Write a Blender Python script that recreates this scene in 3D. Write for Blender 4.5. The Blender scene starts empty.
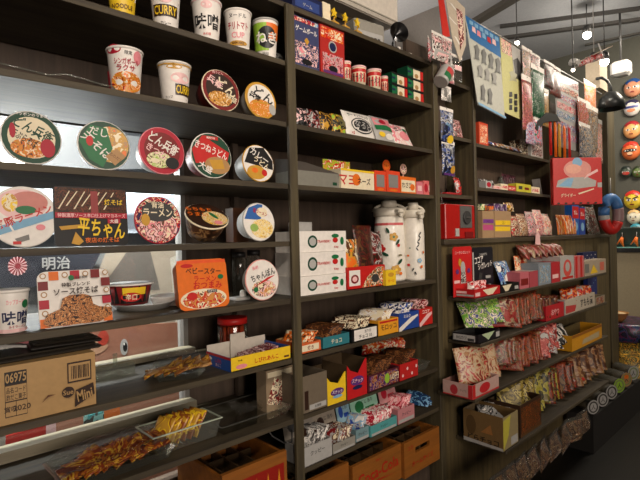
import bpy, math, random
from mathutils import Vector, Matrix
random.seed(7)
R_ = math.radians
SC = bpy.context.scene
COL = SC.collection
EYE = 1.45
# ---------------------------------------------------------------- camera
TH, PI_, RO = R_(43.04), R_(-0.185), R_(-1.352)
F_ = Vector((math.sin(TH)*math.cos(PI_), math.cos(TH)*math.cos(PI_), math.sin(PI_)))
R0 = Vector((math.cos(TH), -math.sin(TH), 0)); U0 = R0.cross(F_)
RT = R0*math.cos(RO)+U0*math.sin(RO); UP = U0*math.cos(RO)-R0*math.sin(RO)
cam = bpy.data.cameras.new('camera'); camo = bpy.data.objects.new('camera', cam); COL.objects.link(camo)
cam.lens = 27.0; cam.sensor_width = 36.0; cam.clip_start = .02; cam.clip_end = 60
mw = Matrix((RT, UP, -F_)).transposed().to_4x4(); mw.translation = (0, 0, EYE); camo.matrix_world = mw
SC.camera = camo
# ---------------------------------------------------------------- world, light, exposure
SC.view_settings.view_transform = 'Standard'; SC.view_settings.look = 'None'
SC.view_settings.exposure = 0.0; SC.view_settings.gamma = 1.0; SC.view_settings.use_curve_mapping = False
W = bpy.data.worlds.new('world'); SC.world = W; W.use_nodes = True
W.node_tree.nodes['Background'].inputs[0].default_value = (1.0, .82, .66, 1)
W.node_tree.nodes['Background'].inputs[1].default_value = .30
def area(name, loc, target, size, power, col):
    l = bpy.data.lights.new(name, 'AREA'); l.shape = 'RECTANGLE'; l.size = size[0]; l.size_y = size[1]
    l.energy = power; l.color = col
    o = bpy.data.objects.new(name, l); COL.objects.link(o); o.location = loc
    o.rotation_euler = (Vector(target)-Vector(loc)).to_track_quat('-Z', 'Y').to_euler(); return o
def spot(name, loc, target, power, col, ang=70, blend=1.0, r=.12):
    l = bpy.data.lights.new(name, 'SPOT'); l.energy = power; l.color = col; l.spot_size = R_(ang); l.spot_blend = blend; l.shadow_soft_size = r
    o = bpy.data.objects.new(name, l); COL.objects.link(o); o.location = loc
    o.rotation_euler = (Vector(target)-Vector(loc)).to_track_quat('-Z', 'Y').to_euler(); return o
spot('ceiling_spot', (-.5, -.9, 2.7), (.65, 1.4, 1.95), 88, (1, .88, .76), 75)
spot('ceiling_spot', (1.0, -.8, 2.8), (1.6, 1.35, 1.9), 98, (1, .86, .72), 72)
spot('ceiling_spot', (2.6, -.7, 2.9), (2.95, 1.3, 1.95), 112, (1, .85, .68), 68)
area('added_front_fill', (.2, -3.9, 1.9), (1.2, 1.4, 1.7), (3.2, 1.8), 200, (1, .86, .74))  # broad unseen fill added behind the camera to lift dark shelf interiors
area('far_room_light', (5.0, .6, 3.2), (5.6, 1.4, 1.4), (.5, .5), 50, (1, .88, .72))
l_ = bpy.data.lights.new('added_ceiling_fill', 'POINT'); l_.energy = 85; l_.color = (1, .88, .76); l_.shadow_soft_size = .15  # unseen point light added behind the unit to brighten the ceiling
o_ = bpy.data.objects.new('added_ceiling_fill', l_); COL.objects.link(o_); o_.location = (2.9, 2.9, 2.5)
area('showcase_tube_light', (.32, 2.25, 1.74), (.32, 1.5, .95), (.9, .03), 17, (1, .97, .92))
area('street_side_light', (.3, 1.84, 2.3), (.3, 2.14, 1.1), (1.0, .08), 130, (1, .94, .86))

# ---------------------------------------------------------------- pixel rays
def ray(x, y):
    return F_+RT*((x-320)/480)+UP*((240-y)/480)
def at(x, y, Y):
    d = ray(x, y); p = d*(Y/d.y); p.z += EYE; return p
def atz(x, y, z):
    d = ray(x, y); p = d*((z-EYE)/d.z); p.z = z; return p
def atx(x, y, X):
    d = ray(x, y); p = d*(X/d.x); p.z += EYE; return p
def mpp(x, y, Y):
    d = ray(x, y); return (Y/d.y)/480
D = 1.30; BACK = 1.68
SZ = [EYE+D*v for v in (.632, .4734, .3083, .1419, -.0126, -.1672, -.3275, -.4906, -.6374)]
TK = .018
SZ.append(at(425, 462, D).z-TK/2-.001)
def top(k): return SZ[k]+TK/2+.001

# ---------------------------------------------------------------- materials
PAL = dict(white=(236,230,222), cream=(236,222,190), red=(196,32,28), dred=(122,24,24), crimson=(176,24,48), pink=(232,142,150), lpink=(240,196,194),
 orange=(228,112,30), yellow=(240,200,40), gold=(200,150,50), lime=(150,190,60), green=(26,110,62), dgreen=(14,66,44), teal=(70,160,160), lteal=(140,196,190),
 blue=(36,74,160), navy=(24,32,74), lblue=(130,176,210), sky=(170,205,230), purple=(96,50,120), brown=(98,58,32), dbrown=(50,30,20), tan=(176,134,84), beige=(206,184,150),
 kraft=(178,142,92), black=(18,17,18), grey=(120,118,114), lgrey=(176,174,170), dgrey=(58,58,58), steel=(150,150,148), noodle=(206,140,70), skin=(190,130,100), olive=(108,100,62), crate=(156,92,24))
_mc = {}
def lin(c):
    c = c/255
    return c/12.92 if c <= .04045 else ((c+.055)/1.055)**2.4
def rgb(n):
    c = PAL[n] if isinstance(n, str) else n
    return (lin(c[0]), lin(c[1]), lin(c[2]), 1)
def pbsdf(name):
    m = bpy.data.materials.new(name); m.use_nodes = True
    return m, m.node_tree, m.node_tree.nodes['Principled BSDF']
def mat(n, rough=.45, metal=0, emit=0):
    key = (n, rough, metal, emit)
    if key in _mc: return _mc[key]
    m, t, b = pbsdf('mat_'+str(n))
    c = rgb(n); b.inputs['Base Color'].default_value = c; b.inputs['Roughness'].default_value = rough; b.inputs['Metallic'].default_value = metal
    if emit:
        b.inputs['Emission Color'].default_value = c; b.inputs['Emission Strength'].default_value = emit
    else:   # a faint print or surface unevenness
        nz = t.nodes.new('ShaderNodeTexNoise'); nz.inputs['Scale'].default_value = 60; nz.inputs['Detail'].default_value = 2
        tc = t.nodes.new('ShaderNodeTexCoord'); t.links.new(tc.outputs['Object'], nz.inputs['Vector'])
        mx = t.nodes.new('ShaderNodeMix'); mx.data_type = 'RGBA'; mx.blend_type = 'MULTIPLY'
        mr = t.nodes.new('ShaderNodeMapRange'); mr.inputs['To Min'].default_value = .82; mr.inputs['To Max'].default_value = 1.08
        t.links.new(nz.outputs['Fac'], mr.inputs['Value']); mx.inputs['Factor'].default_value = 1
        mx.inputs[6].default_value = c; t.links.new(mr.outputs['Result'], mx.inputs[7]); t.links.new(mx.outputs[2], b.inputs['Base Color'])
    _mc[key] = m; return m
def pr(cols, scale=40, kind='noise', rough=.35, stretch=(1, 1, 1), dist=1.0):
    """printed packaging: patches of several ink colours"""
    key = ('pr', tuple(cols), scale, kind, rough, stretch, dist)
    if key in _mc: return _mc[key]
    m, t, b = pbsdf('print_'+'_'.join(str(c) for c in cols)[:40]); b.inputs['Roughness'].default_value = rough
    tc = t.nodes.new('ShaderNodeTexCoord'); oi = t.nodes.new('ShaderNodeObjectInfo')
    va = t.nodes.new('ShaderNodeVectorMath'); va.operation = 'MULTIPLY_ADD'
    mp = t.nodes.new('ShaderNodeMapping'); mp.inputs['Scale'].default_value = stretch
    t.links.new(tc.outputs['Object'], mp.inputs['Vector'])
    sc = t.nodes.new('ShaderNodeVectorMath'); sc.operation = 'SCALE'; sc.inputs[0].default_value = (3, 5, 7); t.links.new(oi.outputs['Random'], sc.inputs['Scale'])
    va2 = t.nodes.new('ShaderNodeVectorMath'); va2.operation = 'ADD'; t.links.new(mp.outputs[0], va2.inputs[0]); t.links.new(sc.outputs[0], va2.inputs[1])
    t.nodes.remove(va)
    if kind == 'noise':
        nz = t.nodes.new('ShaderNodeTexNoise'); nz.inputs['Scale'].default_value = scale; nz.inputs['Detail'].default_value = 3; nz.inputs['Distortion'].default_value = dist
        out = nz.outputs['Fac']; lo, hi = .34, .66
    elif kind == 'cell':
        nz = t.nodes.new('ShaderNodeTexVoronoi'); nz.inputs['Scale'].default_value = scale
        sp = t.nodes.new('ShaderNodeSeparateColor'); t.links.new(nz.outputs['Color'], sp.inputs[0]); out = sp.outputs[0]; lo, hi = 0, 1
    else:
        nz = t.nodes.new('ShaderNodeTexWave'); nz.inputs['Scale'].default_value = scale; nz.inputs['Distortion'].default_value = 9; nz.inputs['Detail'].default_value = 3; nz.inputs['Detail Scale'].default_value = 1.6
        out = nz.outputs['Fac']; lo, hi = .05, .95
    t.links.new(va2.outputs[0], nz.inputs['Vector'])
    cr = t.nodes.new('ShaderNodeValToRGB'); cr.color_ramp.interpolation = 'CONSTANT' if kind != 'wave' else 'LINEAR'
    el = cr.color_ramp.elements; n = len(cols)
    while len(el) < n: el.new(.5)
    for i, c in enumerate(cols):
        el[i].position = 0 if i == 0 else lo+(hi-lo)*i/n
        el[i].color = rgb(c)
    t.links.new(out, cr.inputs['Fac']); t.links.new(cr.outputs[0], b.inputs['Base Color'])
    _mc[key] = m; return m
def wood(name, c1, c2, axis=0, rough=.6):
    if name in _mc: return _mc[name]
    m, t, b = pbsdf(name); b.inputs['Roughness'].default_value = rough
    tc = t.nodes.new('ShaderNodeTexCoord'); mp = t.nodes.new('ShaderNodeMapping'); s = [18, 18, 18]; s[axis] = 1.2; mp.inputs['Scale'].default_value = s
    nz = t.nodes.new('ShaderNodeTexNoise'); nz.inputs['Scale'].default_value = 2.2; nz.inputs['Detail'].default_value = 6; nz.inputs['Roughness'].default_value = .65
    cr = t.nodes.new('ShaderNodeValToRGB'); cr.color_ramp.elements[0].color = rgb(c1); cr.color_ramp.elements[1].color = rgb(c2)
    cr.color_ramp.elements[0].position = .3; cr.color_ramp.elements[1].position = .72
    bp = t.nodes.new('ShaderNodeBump'); bp.inputs['Strength'].default_value = .25; bp.inputs['Distance'].default_value = .003
    L = t.links.new; L(tc.outputs['Object'], mp.inputs[0]); L(mp.outputs[0], nz.inputs['Vector']); L(nz.outputs['Fac'], cr.inputs[0]); L(cr.outputs[0], b.inputs['Base Color']); L(nz.outputs['Fac'], bp.inputs['Height']); L(bp.outputs[0], b.inputs['Normal'])
    _mc[name] = m; return m
def clear(name='clear_plastic', tint=(235, 238, 235), gloss=.10, bump=0.0, fog=.0):
    if name in _mc: return _mc[name]
    m = bpy.data.materials.new(name); m.use_nodes = True; t = m.node_tree; t.nodes.clear()
    o = t.nodes.new('ShaderNodeOutputMaterial'); tr = t.nodes.new('ShaderNodeBsdfTransparent'); gl = t.nodes.new('ShaderNodeBsdfGlossy'); mx = t.nodes.new('ShaderNodeMixShader')
    tr.inputs[0].default_value = rgb(tint); gl.inputs['Roughness'].default_value = .12
    lw = t.nodes.new('ShaderNodeLayerWeight'); lw.inputs['Blend'].default_value = .25
    mr = t.nodes.new('ShaderNodeMapRange'); mr.inputs['To Min'].default_value = gloss; mr.inputs['To Max'].default_value = .45
    L = t.links.new; L(lw.outputs['Fresnel'], mr.inputs['Value']); L(mr.outputs[0], mx.inputs[0]); L(tr.outputs[0], mx.inputs[1]); L(gl.outputs[0], mx.inputs[2])
    last = mx
    if fog:
        df = t.nodes.new('ShaderNodeBsdfDiffuse'); df.inputs[0].default_value = rgb((225, 225, 215)); m2 = t.nodes.new('ShaderNodeMixShader'); m2.inputs[0].default_value = fog
        L(mx.outputs[0], m2.inputs[1]); L(df.outputs[0], m2.inputs[2]); last = m2
    if bump:
        nz = t.nodes.new('ShaderNodeTexNoise'); nz.inputs['Scale'].default_value = bump; nz.inputs['Detail'].default_value = 3
        bp = t.nodes.new('ShaderNodeBump'); bp.inputs['Strength'].default_value = 1; bp.inputs['Distance'].default_value = .01
        L(nz.outputs['Fac'], bp.inputs['Height']); L(bp.outputs[0], gl.inputs['Normal']); L(bp.outputs[0], lw.inputs['Normal'])
    L(last.outputs[0], o.inputs[0]); _mc[name] = m; return m
WOODX = wood('dark_shelf_wood', (44, 36, 27), (82, 72, 52), 0)
WOODZ = wood('dark_post_wood', (48, 40, 28), (92, 82, 56), 2)
WOODD = wood('darkest_panel_wood', (62, 50, 42), (88, 73, 60), 2)
WOODO = wood('olive_plank_wood', (60, 50, 32), (104, 90, 58), 2)
CLEAR = clear()
CRINK = clear('crinkled_film', (252, 252, 250), .05, 60, .0)
FOG = clear('cloudy_plastic', (228, 232, 224), .14, 0, .06)

# ---------------------------------------------------------------- text outlines
_tc = {}
def glyphs(s, bold=.012):
    bold = min(bold, .018); k = (s, bold)
    if k in _tc: return _tc[k]
    c = bpy.data.curves.new('glyphs', 'FONT'); c.body = s; c.size = 1; c.offset = bold; c.resolution_u = 2
    o = bpy.data.objects.new('glyphs', c); COL.objects.link(o)
    me = bpy.data.meshes.new_from_object(o.evaluated_get(bpy.context.evaluated_depsgraph_get()))
    vs = [(v.co.x, v.co.y) for v in me.vertices]; fs = [tuple(p.vertices) for p in me.polygons]
    COL.objects.unlink(o); bpy.data.objects.remove(o); bpy.data.meshes.remove(me); bpy.data.curves.remove(c)
    if not vs: vs = [(0, 0)]
    x0, x1 = min(v[0] for v in vs), max(v[0] for v in vs); y0, y1 = min(v[1] for v in vs), max(v[1] for v in vs)
    h = max(y1-y0, .3)
    r = ([((x-(x0+x1)/2)/h, (y-(y0+y1)/2)/h) for x, y in vs], fs, (x1-x0)/h)
    _tc[k] = r; return r

# ---------------------------------------------------------------- mesh builder
class MB:
    def __init__(s): s.v = []; s.f = []; s.m = []; s.mats = []; s.sm = []
    def mi(s, m):
        if isinstance(m, (str, tuple)): m = mat(m)
        if m not in s.mats: s.mats.append(m)
        return s.mats.index(m)
    def add(s, vs, fs, m, smooth=False, X=None):
        b = len(s.v); i = s.mi(m)
        s.v += [tuple(X @ Vector(v)) if X is not None else tuple(v) for v in vs]
        for f in fs: s.f.append(tuple(b+j for j in f)); s.m.append(i); s.sm.append(smooth)
        return s
    def box(s, x0, y0, z0, x1, y1, z1, m, X=None, bev=0):
        if bev:
            e = bev; vs = []
            for z, i in ((z0, e), (z0+e, 0), (z1-e, 0), (z1, e)):
                vs += [(x0+i+e, y0+i, z), (x1-i-e, y0+i, z), (x1-i, y0+i+e, z), (x1-i, y1-i-e, z), (x1-i-e, y1-i, z), (x0+i+e, y1-i, z), (x0+i, y1-i-e, z), (x0+i, y0+i+e, z)]
            fs = [tuple(range(7, -1, -1)), tuple(range(24, 32))]
            for k in range(3):
                for j in range(8): fs.append((k*8+j, k*8+(j+1) % 8, (k+1)*8+(j+1) % 8, (k+1)*8+j))
            return s.add(vs, fs, m, False, X)
        return s.add([(x0,y0,z0),(x1,y0,z0),(x1,y1,z0),(x0,y1,z0),(x0,y0,z1),(x1,y0,z1),(x1,y1,z1),(x0,y1,z1)],
                     [(3,2,1,0),(4,5,6,7),(0,1,5,4),(1,2,6,5),(2,3,7,6),(3,0,4,7)], m, False, X)
    def lathe(s, prof, m, n=32, axis='Z', c=(0, 0, 0), caps=True, X=None, smooth=True, ms=None):
        """prof: list of (r, h)"""
        vs = []
        for r, h in prof:
            for i in range(n):
                a = 2*math.pi*i/n; p = (r*math.cos(a), r*math.sin(a), h)
                if axis == 'Y': p = (p[0], p[2], -p[1])
                if axis == 'X': p = (p[2], p[0], p[1])
                vs.append((p[0]+c[0], p[1]+c[1], p[2]+c[2]))
        for k in range(len(prof)-1):
            b = len(s.v) if k == 0 else b
            if k == 0: s.v += [tuple(X @ Vector(v)) if X is not None else v for v in vs]
            i_ = s.mi(ms[k] if ms else m)
            for i in range(n):
                j = (i+1) % n
                s.f.append((b+k*n+i, b+k*n+j, b+(k+1)*n+j, b+(k+1)*n+i)); s.m.append(i_); s.sm.append(smooth)
        if caps:
            i_ = s.mi(m)
            if prof[0][0] > 1e-5: s.f.append(tuple(b+i for i in range(n-1, -1, -1))); s.m.append(i_); s.sm.append(False)
            if prof[-1][0] > 1e-5: s.f.append(tuple(b+(len(prof)-1)*n+i for i in range(n))); s.m.append(i_); s.sm.append(False)
        return s
    def tube(s, pts, r, m, n=8):
        pts = [Vector(p) for p in pts]; vs = []
        for i, p in enumerate(pts):
            d = (pts[min(i+1, len(pts)-1)]-pts[max(i-1, 0)]).normalized()
            a = d.cross(Vector((0, 0, 1))) if abs(d.z) < .95 else d.cross(Vector((1, 0, 0))); a.normalize(); b2 = d.cross(a)
            rr = r[i] if isinstance(r, (list, tuple)) else r
            for k in range(n):
                t = 2*math.pi*k/n; vs.append(p+a*rr*math.cos(t)+b2*rr*math.sin(t))
        fs = [(i*n+k, i*n+(k+1) % n, (i+1)*n+(k+1) % n, (i+1)*n+k) for i in range(len(pts)-1) for k in range(n)]
        fs += [tuple(range(n-1, -1, -1)), tuple((len(pts)-1)*n+k for k in range(n))]
        return s.add(vs, fs, m, True)
    def ball(s, c, rx, ry, rz, m, n=16, X=None):
        prof = []
        vs = []; k2 = n//2
        for a in range(k2+1):
            t = math.pi*a/k2-math.pi/2
            for i in range(n):
                u = 2*math.pi*i/n; vs.append((c[0]+rx*math.cos(t)*math.cos(u), c[1]+ry*math.cos(t)*math.sin(u), c[2]+rz*math.sin(t)))
        fs = [(a*n+i, a*n+(i+1) % n, (a+1)*n+(i+1) % n, (a+1)*n+i) for a in range(k2) for i in range(n)]
        return s.add(vs, fs, m, True, X)
    def decals(s, items, Fn, off0=.0004, step=.0003):
        """Fn(u,v,off)->xyz; items drawn in order, each a little above the last"""
        off = off0
        for it in items:
            k = it[0]
            if k == 'r':
                _, u0, v0, u1, v1, c = it[:6]; n = 6 if abs(u1-u0) > .02 else 2
                vs = []; fs = []
                for i in range(n+1):
                    u = u0+(u1-u0)*i/n; vs += [Fn(u, v0, off), Fn(u, v1, off)]
                    if i: fs.append((2*i-2, 2*i, 2*i+1, 2*i-1))
                s.add(vs, fs, c)
            elif k == 'e':
                _, cu, cv, ru, rv, c = it[:6]; rot = it[6] if len(it) > 6 else 0; n = 24
                co, si = math.cos(rot), math.sin(rot)
                vs = [Fn(cu, cv, off)]
                for i in range(n):
                    a = 2*math.pi*i/n; x, y = ru*math.cos(a), rv*math.sin(a); vs.append(Fn(cu+x*co-y*si, cv+x*si+y*co, off))
                s.add(vs, [(0, 1+i, 1+(i+1) % n) for i in range(n)], c)
            elif k == 'p':
                _, pts, c = it[:3]; s.add([Fn(u, v, off) for u, v in pts], [tuple(range(len(pts)))], c)
            elif k == 't':
                _, st, cu, cv, h, c = it[:6]; rot = it[6] if len(it) > 6 else 0; maxw = it[7] if len(it) > 7 else None; bold = it[8] if len(it) > 8 else .014
                vs, fs, w = glyphs(st, bold); sx = h
                if maxw and w*h > maxw: sx = maxw/w
                co, si = math.cos(rot), math.sin(rot)
                s.add([Fn(cu+x*sx*co-y*h*si, cv+x*sx*si+y*h*co, off) for x, y in vs], fs, c)
            off += step
        return s
    def build(s, name, parent=None, loc=(0, 0, 0), rot=(0, 0, 0)):
        me = bpy.data.meshes.new(name); me.from_pydata(s.v, [], s.f)
        for m in s.mats: me.materials.append(m)
        me.polygons.foreach_set('material_index', s.m); me.polygons.foreach_set('use_smooth', s.sm); me.update()
        o = bpy.data.objects.new(name, me); COL.objects.link(o); o.location = loc; o.rotation_euler = rot
        if parent is not None: o.parent = parent
        return o
def tag(o, label, cat, group=None, kind=None):
    if label: o['label'] = label
    if cat: o['category'] = cat
    if group: o['group'] = group
    if kind: o['kind'] = kind
    return o
def thing(name, label, cat, loc=(0, 0, 0), rot=(0, 0, 0), group=None):
    o = bpy.data.objects.new(name, None); COL.objects.link(o); o.location = loc; o.rotation_euler = rot; o.empty_display_size = .02
    return tag(o, label, cat, group)
def clone(root, loc, rot=None, label=None, scale=None):
    r = root.copy(); COL.objects.link(r); r.location = loc
    if rot is not None: r.rotation_euler = rot
    if scale: r.scale = scale
    if label: r['label'] = label
    for ch in list(root.children):
        c = ch.copy(); COL.objects.link(c); c.parent = r
        for g in list(ch.children):
            d = g.copy(); COL.objects.link(d); d.parent = c
    return r
def struct(o, name=None):
    o['kind'] = 'structure'; return o
def front(x0, z0, y=0):          # front face of a box: u to the right, v up
    return lambda u, v, off: (x0+u, y-off, z0+v)
def leftface(x, y1, z0):         # left end of a box, seen from -X: u runs from back to front
    return lambda u, v, off: (x-off, y1-u, z0+v)
def topface(x0, y0, z):
    return lambda u, v, off: (x0+u, y0+v, z+off)

# ================================================================= SETTING
def sheet(name, pts, m, t=.02, n=(0, 0, 1)):
    vs = [Vector(p) for p in pts]; k = len(vs); nn = Vector(n)*t
    b = MB(); b.add(vs+[v+nn for v in vs], [tuple(range(k)), tuple(range(2*k-1, k-1, -1))]+[(i, k+i, k+(i+1) % k, (i+1) % k) for i in range(k)], m)
    return struct(b.build(name))
FLM = wood('dark_floor', (6, 4, 2), (16, 12, 8), 0, .5)
CEI = mat((150, 152, 156), .8)
CZ = EYE+2.06; FX = 5.95
sheet('floor', [(-3, -4, 0), (8, -4, 0), (8, 4.4, 0), (-3, 4.4, 0)], FLM, -.05)
sheet('ceiling', [(-3, -4, CZ), (8, -4, CZ), (8, 4.4, CZ), (-3, 4.4, CZ)], CEI, .05)
sheet('wall_back', [(-3, 2.7, 0), (-3, 2.7, CZ), (1.86, 2.7, CZ), (1.86, 2.7, 0)], mat((92, 84, 76), .8), .05, (0, 1, 0))
sheet('wall_rear', [(1.9, 4.3, 0), (1.9, 4.3, CZ), (8, 4.3, CZ), (8, 4.3, 0)], mat((80, 76, 70), .8), .05, (0, 1, 0))
sheet('wall_right', [(FX, -4, 0), (FX, -4, CZ), (FX, 4.4, CZ), (FX, 4.4, 0)], mat((74, 74, 66), .8), .05, (1, 0, 0))
sheet('wall_left', [(-3, -4, 0), (-3, -4, CZ), (-3, 4.4, CZ), (-3, 4.4, 0)], mat((92, 84, 76), .8), -.05, (1, 0, 0))
sheet('wall_front', [(-3, -4, 0), (-3, -4, CZ), (8, -4, CZ), (8, -4, 0)], mat((96, 86, 76), .8), -.05, (0, 1, 0))
# the panelled wall behind the first shelving, above and beside its window
wz = at(90, 123, BACK+.01).z; wx1 = at(187, 300, BACK+.01).x
b = MB(); Yw = BACK+.012
b.box(-.5, Yw, wz, 2.02, Yw+.05, SZ[0]+.20, WOODD); b.box(wx1, Yw, 0, 2.02, Yw+.05, wz, WOODD); b.box(-.5, Yw, 0, wx1, Yw+.05, SZ[8]-.05, WOODD)
struct(b.build('wall_panelling'))
b = MB(); b.box(-.5, Yw, SZ[0]+.20, 1.98, Yw+.05, CZ, mat((66, 56, 46), .8)); struct(b.build('wall_upper'))
# window
win = MB().box(-.5, Yw+.005, SZ[7]-.02, -.46, Yw+.045, wz, WOODD).box(wx1-.018, Yw-.004, SZ[8]-.05, wx1, Yw+.045, wz, mat('grey', .4)).box(-.5, Yw-.004, wz-.015, wx1, Yw+.04, wz, mat('dgrey', .5)).build('window_1')
struct(win)
gl = MB().box(-.48, Yw+.02, SZ[8]-.05, wx1-.018, Yw+.024, wz-.015, clear('window_glass', (240, 244, 246), .05)).build('pane', win)
sill = MB().box(-.5, Yw-.06, SZ[6]+.012, wx1, Yw, SZ[6]+.03, wood('pale_sill', (116, 106, 86), (150, 142, 120), 0)).box(-.5, Yw-.06, SZ[7]+.012, wx1, Yw, SZ[7]+.045, wood('pale_sill', (116, 106, 86), (150, 142, 120), 0)).build('window_sill', win)
# ceiling beams and duct edges
def beam(x0, y0, x1, y1, w, h, name, m):
    a, c = atz(x0, y0, CZ-h), atz(x1, y1, CZ-h); d = (c-a).normalized(); n = Vector((-d.y, d.x, 0))*w/2; up = Vector((0, 0, h))
    vs = [a-n, a+n, c+n, c-n]; vs += [v+up for v in vs]
    return struct(MB().add(vs, [(0,1,2,3),(7,6,5,4),(0,4,5,1),(1,5,6,2),(2,6,7,3),(3,7,4,0)], m).build(name))
beam(500, 28, 640, 10, .035, .03, 'beam', mat((52, 50, 48), .7))
beam(500, 40, 640, 21, .05, .03, 'beam', mat((52, 50, 48), .7))
beam(462, 32, 525, -6, .09, .04, 'beam', mat((70, 66, 60), .7))
beam(585, 46, 640, 34, .03, .02, 'beam', mat((60, 58, 54), .7))
# ================================================================= SHELVING
XL, XM, XR = -.30, at(292.5, 220, D).x, at(436.5, 220, D).x
unit = thing('shelving_unit', 'dark wooden open shelving unit holding cup noodles and sweets in front of window', 'shelf', (0, 0, 0))
for k in range(10):
    z = SZ[k]; b = MB(); b.box(XM+.0 if k == 8 else XL, D, z-TK/2, XM if k == 4 else XR-.018, BACK-.002, z+TK/2, WOODX, bev=.001)
    b.build('shelf_board', unit)
for x in (XL-.02, XM):
    MB().box(x-.018, D-.016, 0, x+.018, D-.001, SZ[0]+.0, WOODZ, bev=.002).build('post', unit)
MB().box(XR-.018, D-.012, 0, XR+.018, BACK, SZ[0]+.012, WOODZ, bev=.002).build('side_panel', unit)
MB().box(XM-.012, BACK-.03, SZ[8]-.3, XM+.012, BACK-.004, SZ[0]-.01, WOODD).build('rear_post', unit)
MB().box(XL, D+.06, 0, XR-.018, D+.09, SZ[9]-.01, WOODD).build('plinth', unit)
# second shelving: narrow bay, wide bays, lower stepped shelves
X1 = at(477, 190, D).x; X2 = at(551, 190, D).x; X3 = at(606, 190, D).x; X4 = at(613, 190, D).x
DP = .17
u2 = thing('shelving_unit', 'long dark wooden shelving with stepped lower shelves and hanging toys', 'shelf', (0, 0, 0))
zt = at(477, 60, D).z
ZR = [EYE+D*.415/1.12, EYE+D*.213/1.12, EYE-D*.022/1.12]
MB().box(XR+.02, D+DP, 0, X4, D+DP+.02, at(500, 60, D).z, WOODD).build('back_panel', u2)
MB().box(X1-.02, D, ZR[2], X1+.004, D+DP, zt, WOODZ, bev=.002).build('divider', u2)
MB().box(X2-.015, D, ZR[2], X2+.015, D+DP, at(551, 100, D).z, WOODZ).build('divider', u2)
MB().box(X3, D-.02, 0, X4, D+.1, at(605, 92, D).z, WOODZ, bev=.003).build('end_post', u2)
for z in ZR[:2]: MB().box(X1+.004, D, z-.009, X2-.015, D+DP, z+.009, WOODX).build('shelf_board', u2)
MB().box(XR+.02, D-.03, ZR[2]-.02, X3, D+DP, ZR[2]+.006, WOODX, bev=.002).build('counter_board', u2)
for yy in (98, 147, 200):
    z = at(465, yy, D+.12).z; MB().box(XR+.0205, D+.015, z-.009, X1-.0205, D+DP-.0005, z+.009, WOODX).build('short_board', u2)
MB().box(XR+.02, D-.010, .0, X3, D+.01, ZR[2]-.0205, WOODO).build('plank_front', u2)
XA = at(447, 294, D).x
LZ = [EYE-D*.255/1.12, EYE-D*.433/1.12, EYE-D*.629/1.12, EYE-D*.85/1.12]
LZ = [z-.001 for z in LZ]; LY = [1.15, 1.13, 1.11, 1.045]
LX = [XA, XA, at(438, 388, D).x, at(456, 434, D).x]
for z, y, x in zip(LZ, LY, LX):
    MB().box(x-.02, y-.015, z-.016, at(605, 300, y).x, D-.0125, z, WOODX, bev=.002).build('stepped_shelf', u2)

# ================================================================= BUILDERS
def camang(p):                   # azimuth from a point towards the camera
    return math.atan2(-p[1], -p[0])
def cup(x0, x1, yt, yb, k, Y, name, label, base, decals, lidc='white', group=None, band=None):
    xm = (x0+x1)/2; p = at(xm, yb, Y); z = top(k) if isinstance(k, int) else k
    h = at(xm, yt, Y).z-z; r = mpp(xm, (yt+yb)/2, Y)*(x1-x0)*.5*.93; rb = r*.76
    a0 = camang((p.x, Y))
    t = thing(name, label, 'cup noodles', (p.x, Y, z), (0, 0, 0), group)
    b = MB(); b.lathe([(rb*.97, 0), (rb, .003), (rb+(r-rb)*.5, h*.5), (r*.985, h-.006), (r*.97, h-.004)], base, 40)
    def Fn(u, v, off):
        rr = rb+(r*.985-rb)*v/h+off*1.6; a = a0+u/r; return (rr*math.cos(a), rr*math.sin(a), v)
    sc = [tuple(d) for d in decals(r, h)]
    b.decals(sc, Fn, .0007, .0004); b.build('cup_body', t)
    l = MB(); l.lathe([(r*.985, h-.007), (r*1.04, h-.006), (r*1.05, h-.002), (r*1.02, h), (r*.95, h+.0005)], lidc, 40); l.build('lid', t)
    return t
def round_lid_cup(cx, cy, dpx, k, Y, name, label, decals, rim='white', body='white', tilt=14, yaw=0, depth=.5, cat='instant noodles', group=None, asp=1.0):
    """a wide noodle bowl standing on the rim of its lid, the lid towards the room"""
    Rr = mpp(cx, cy, Y)*dpx/2*1.03; tilt = tilt if tilt > 30 else tilt*.45; p = at(cx, cy, Y); z = top(k) if isinstance(k, int) else k
    ti = R_(tilt); zc = z+Rr*math.cos(ti)*1.0+.0015
    t = thing(name, label, cat, (p.x, Y+.012, zc), (-ti, 0, R_(yaw)), group)
    h = Rr*2*depth
    b = MB(); b.lathe([(Rr*.97, .001), (Rr*.93, .008), (Rr*.84, h*.55), (Rr*.70, h), ], body, 40, axis='Y')
    b.build('bowl', t)
    l = MB(); l.lathe([(Rr*.985, .004), (Rr, .003), (Rr, 0), (Rr*.965, -.0015), (Rr*.95, -.001)], rim, 48, axis='Y')
    l.decals(decals(Rr), lambda u, v, off: (u, -.0015-off, v)); l.build('lid', t)
    return t
def noodles_pic(cu, cv, ru, rv, a='noodle', b_='brown', c='gold'):
    return ('e', cu, cv, ru, rv, pr([b_, a, c, a, 'cream'], 42, 'noise', dist=4))
def rrect(x0, z0, x1, z1, r, n=6):
    pts = []
    for cx, cz, a0 in ((x1-r, z1-r, 0), (x0+r, z1-r, 90), (x0+r, z0+r, 180), (x1-r, z0+r, 270)):
        for i in range(n+1):
            a = R_(a0+90*i/n); pts.append((cx+r*math.cos(a), cz+r*math.sin(a)))
    return pts
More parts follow.
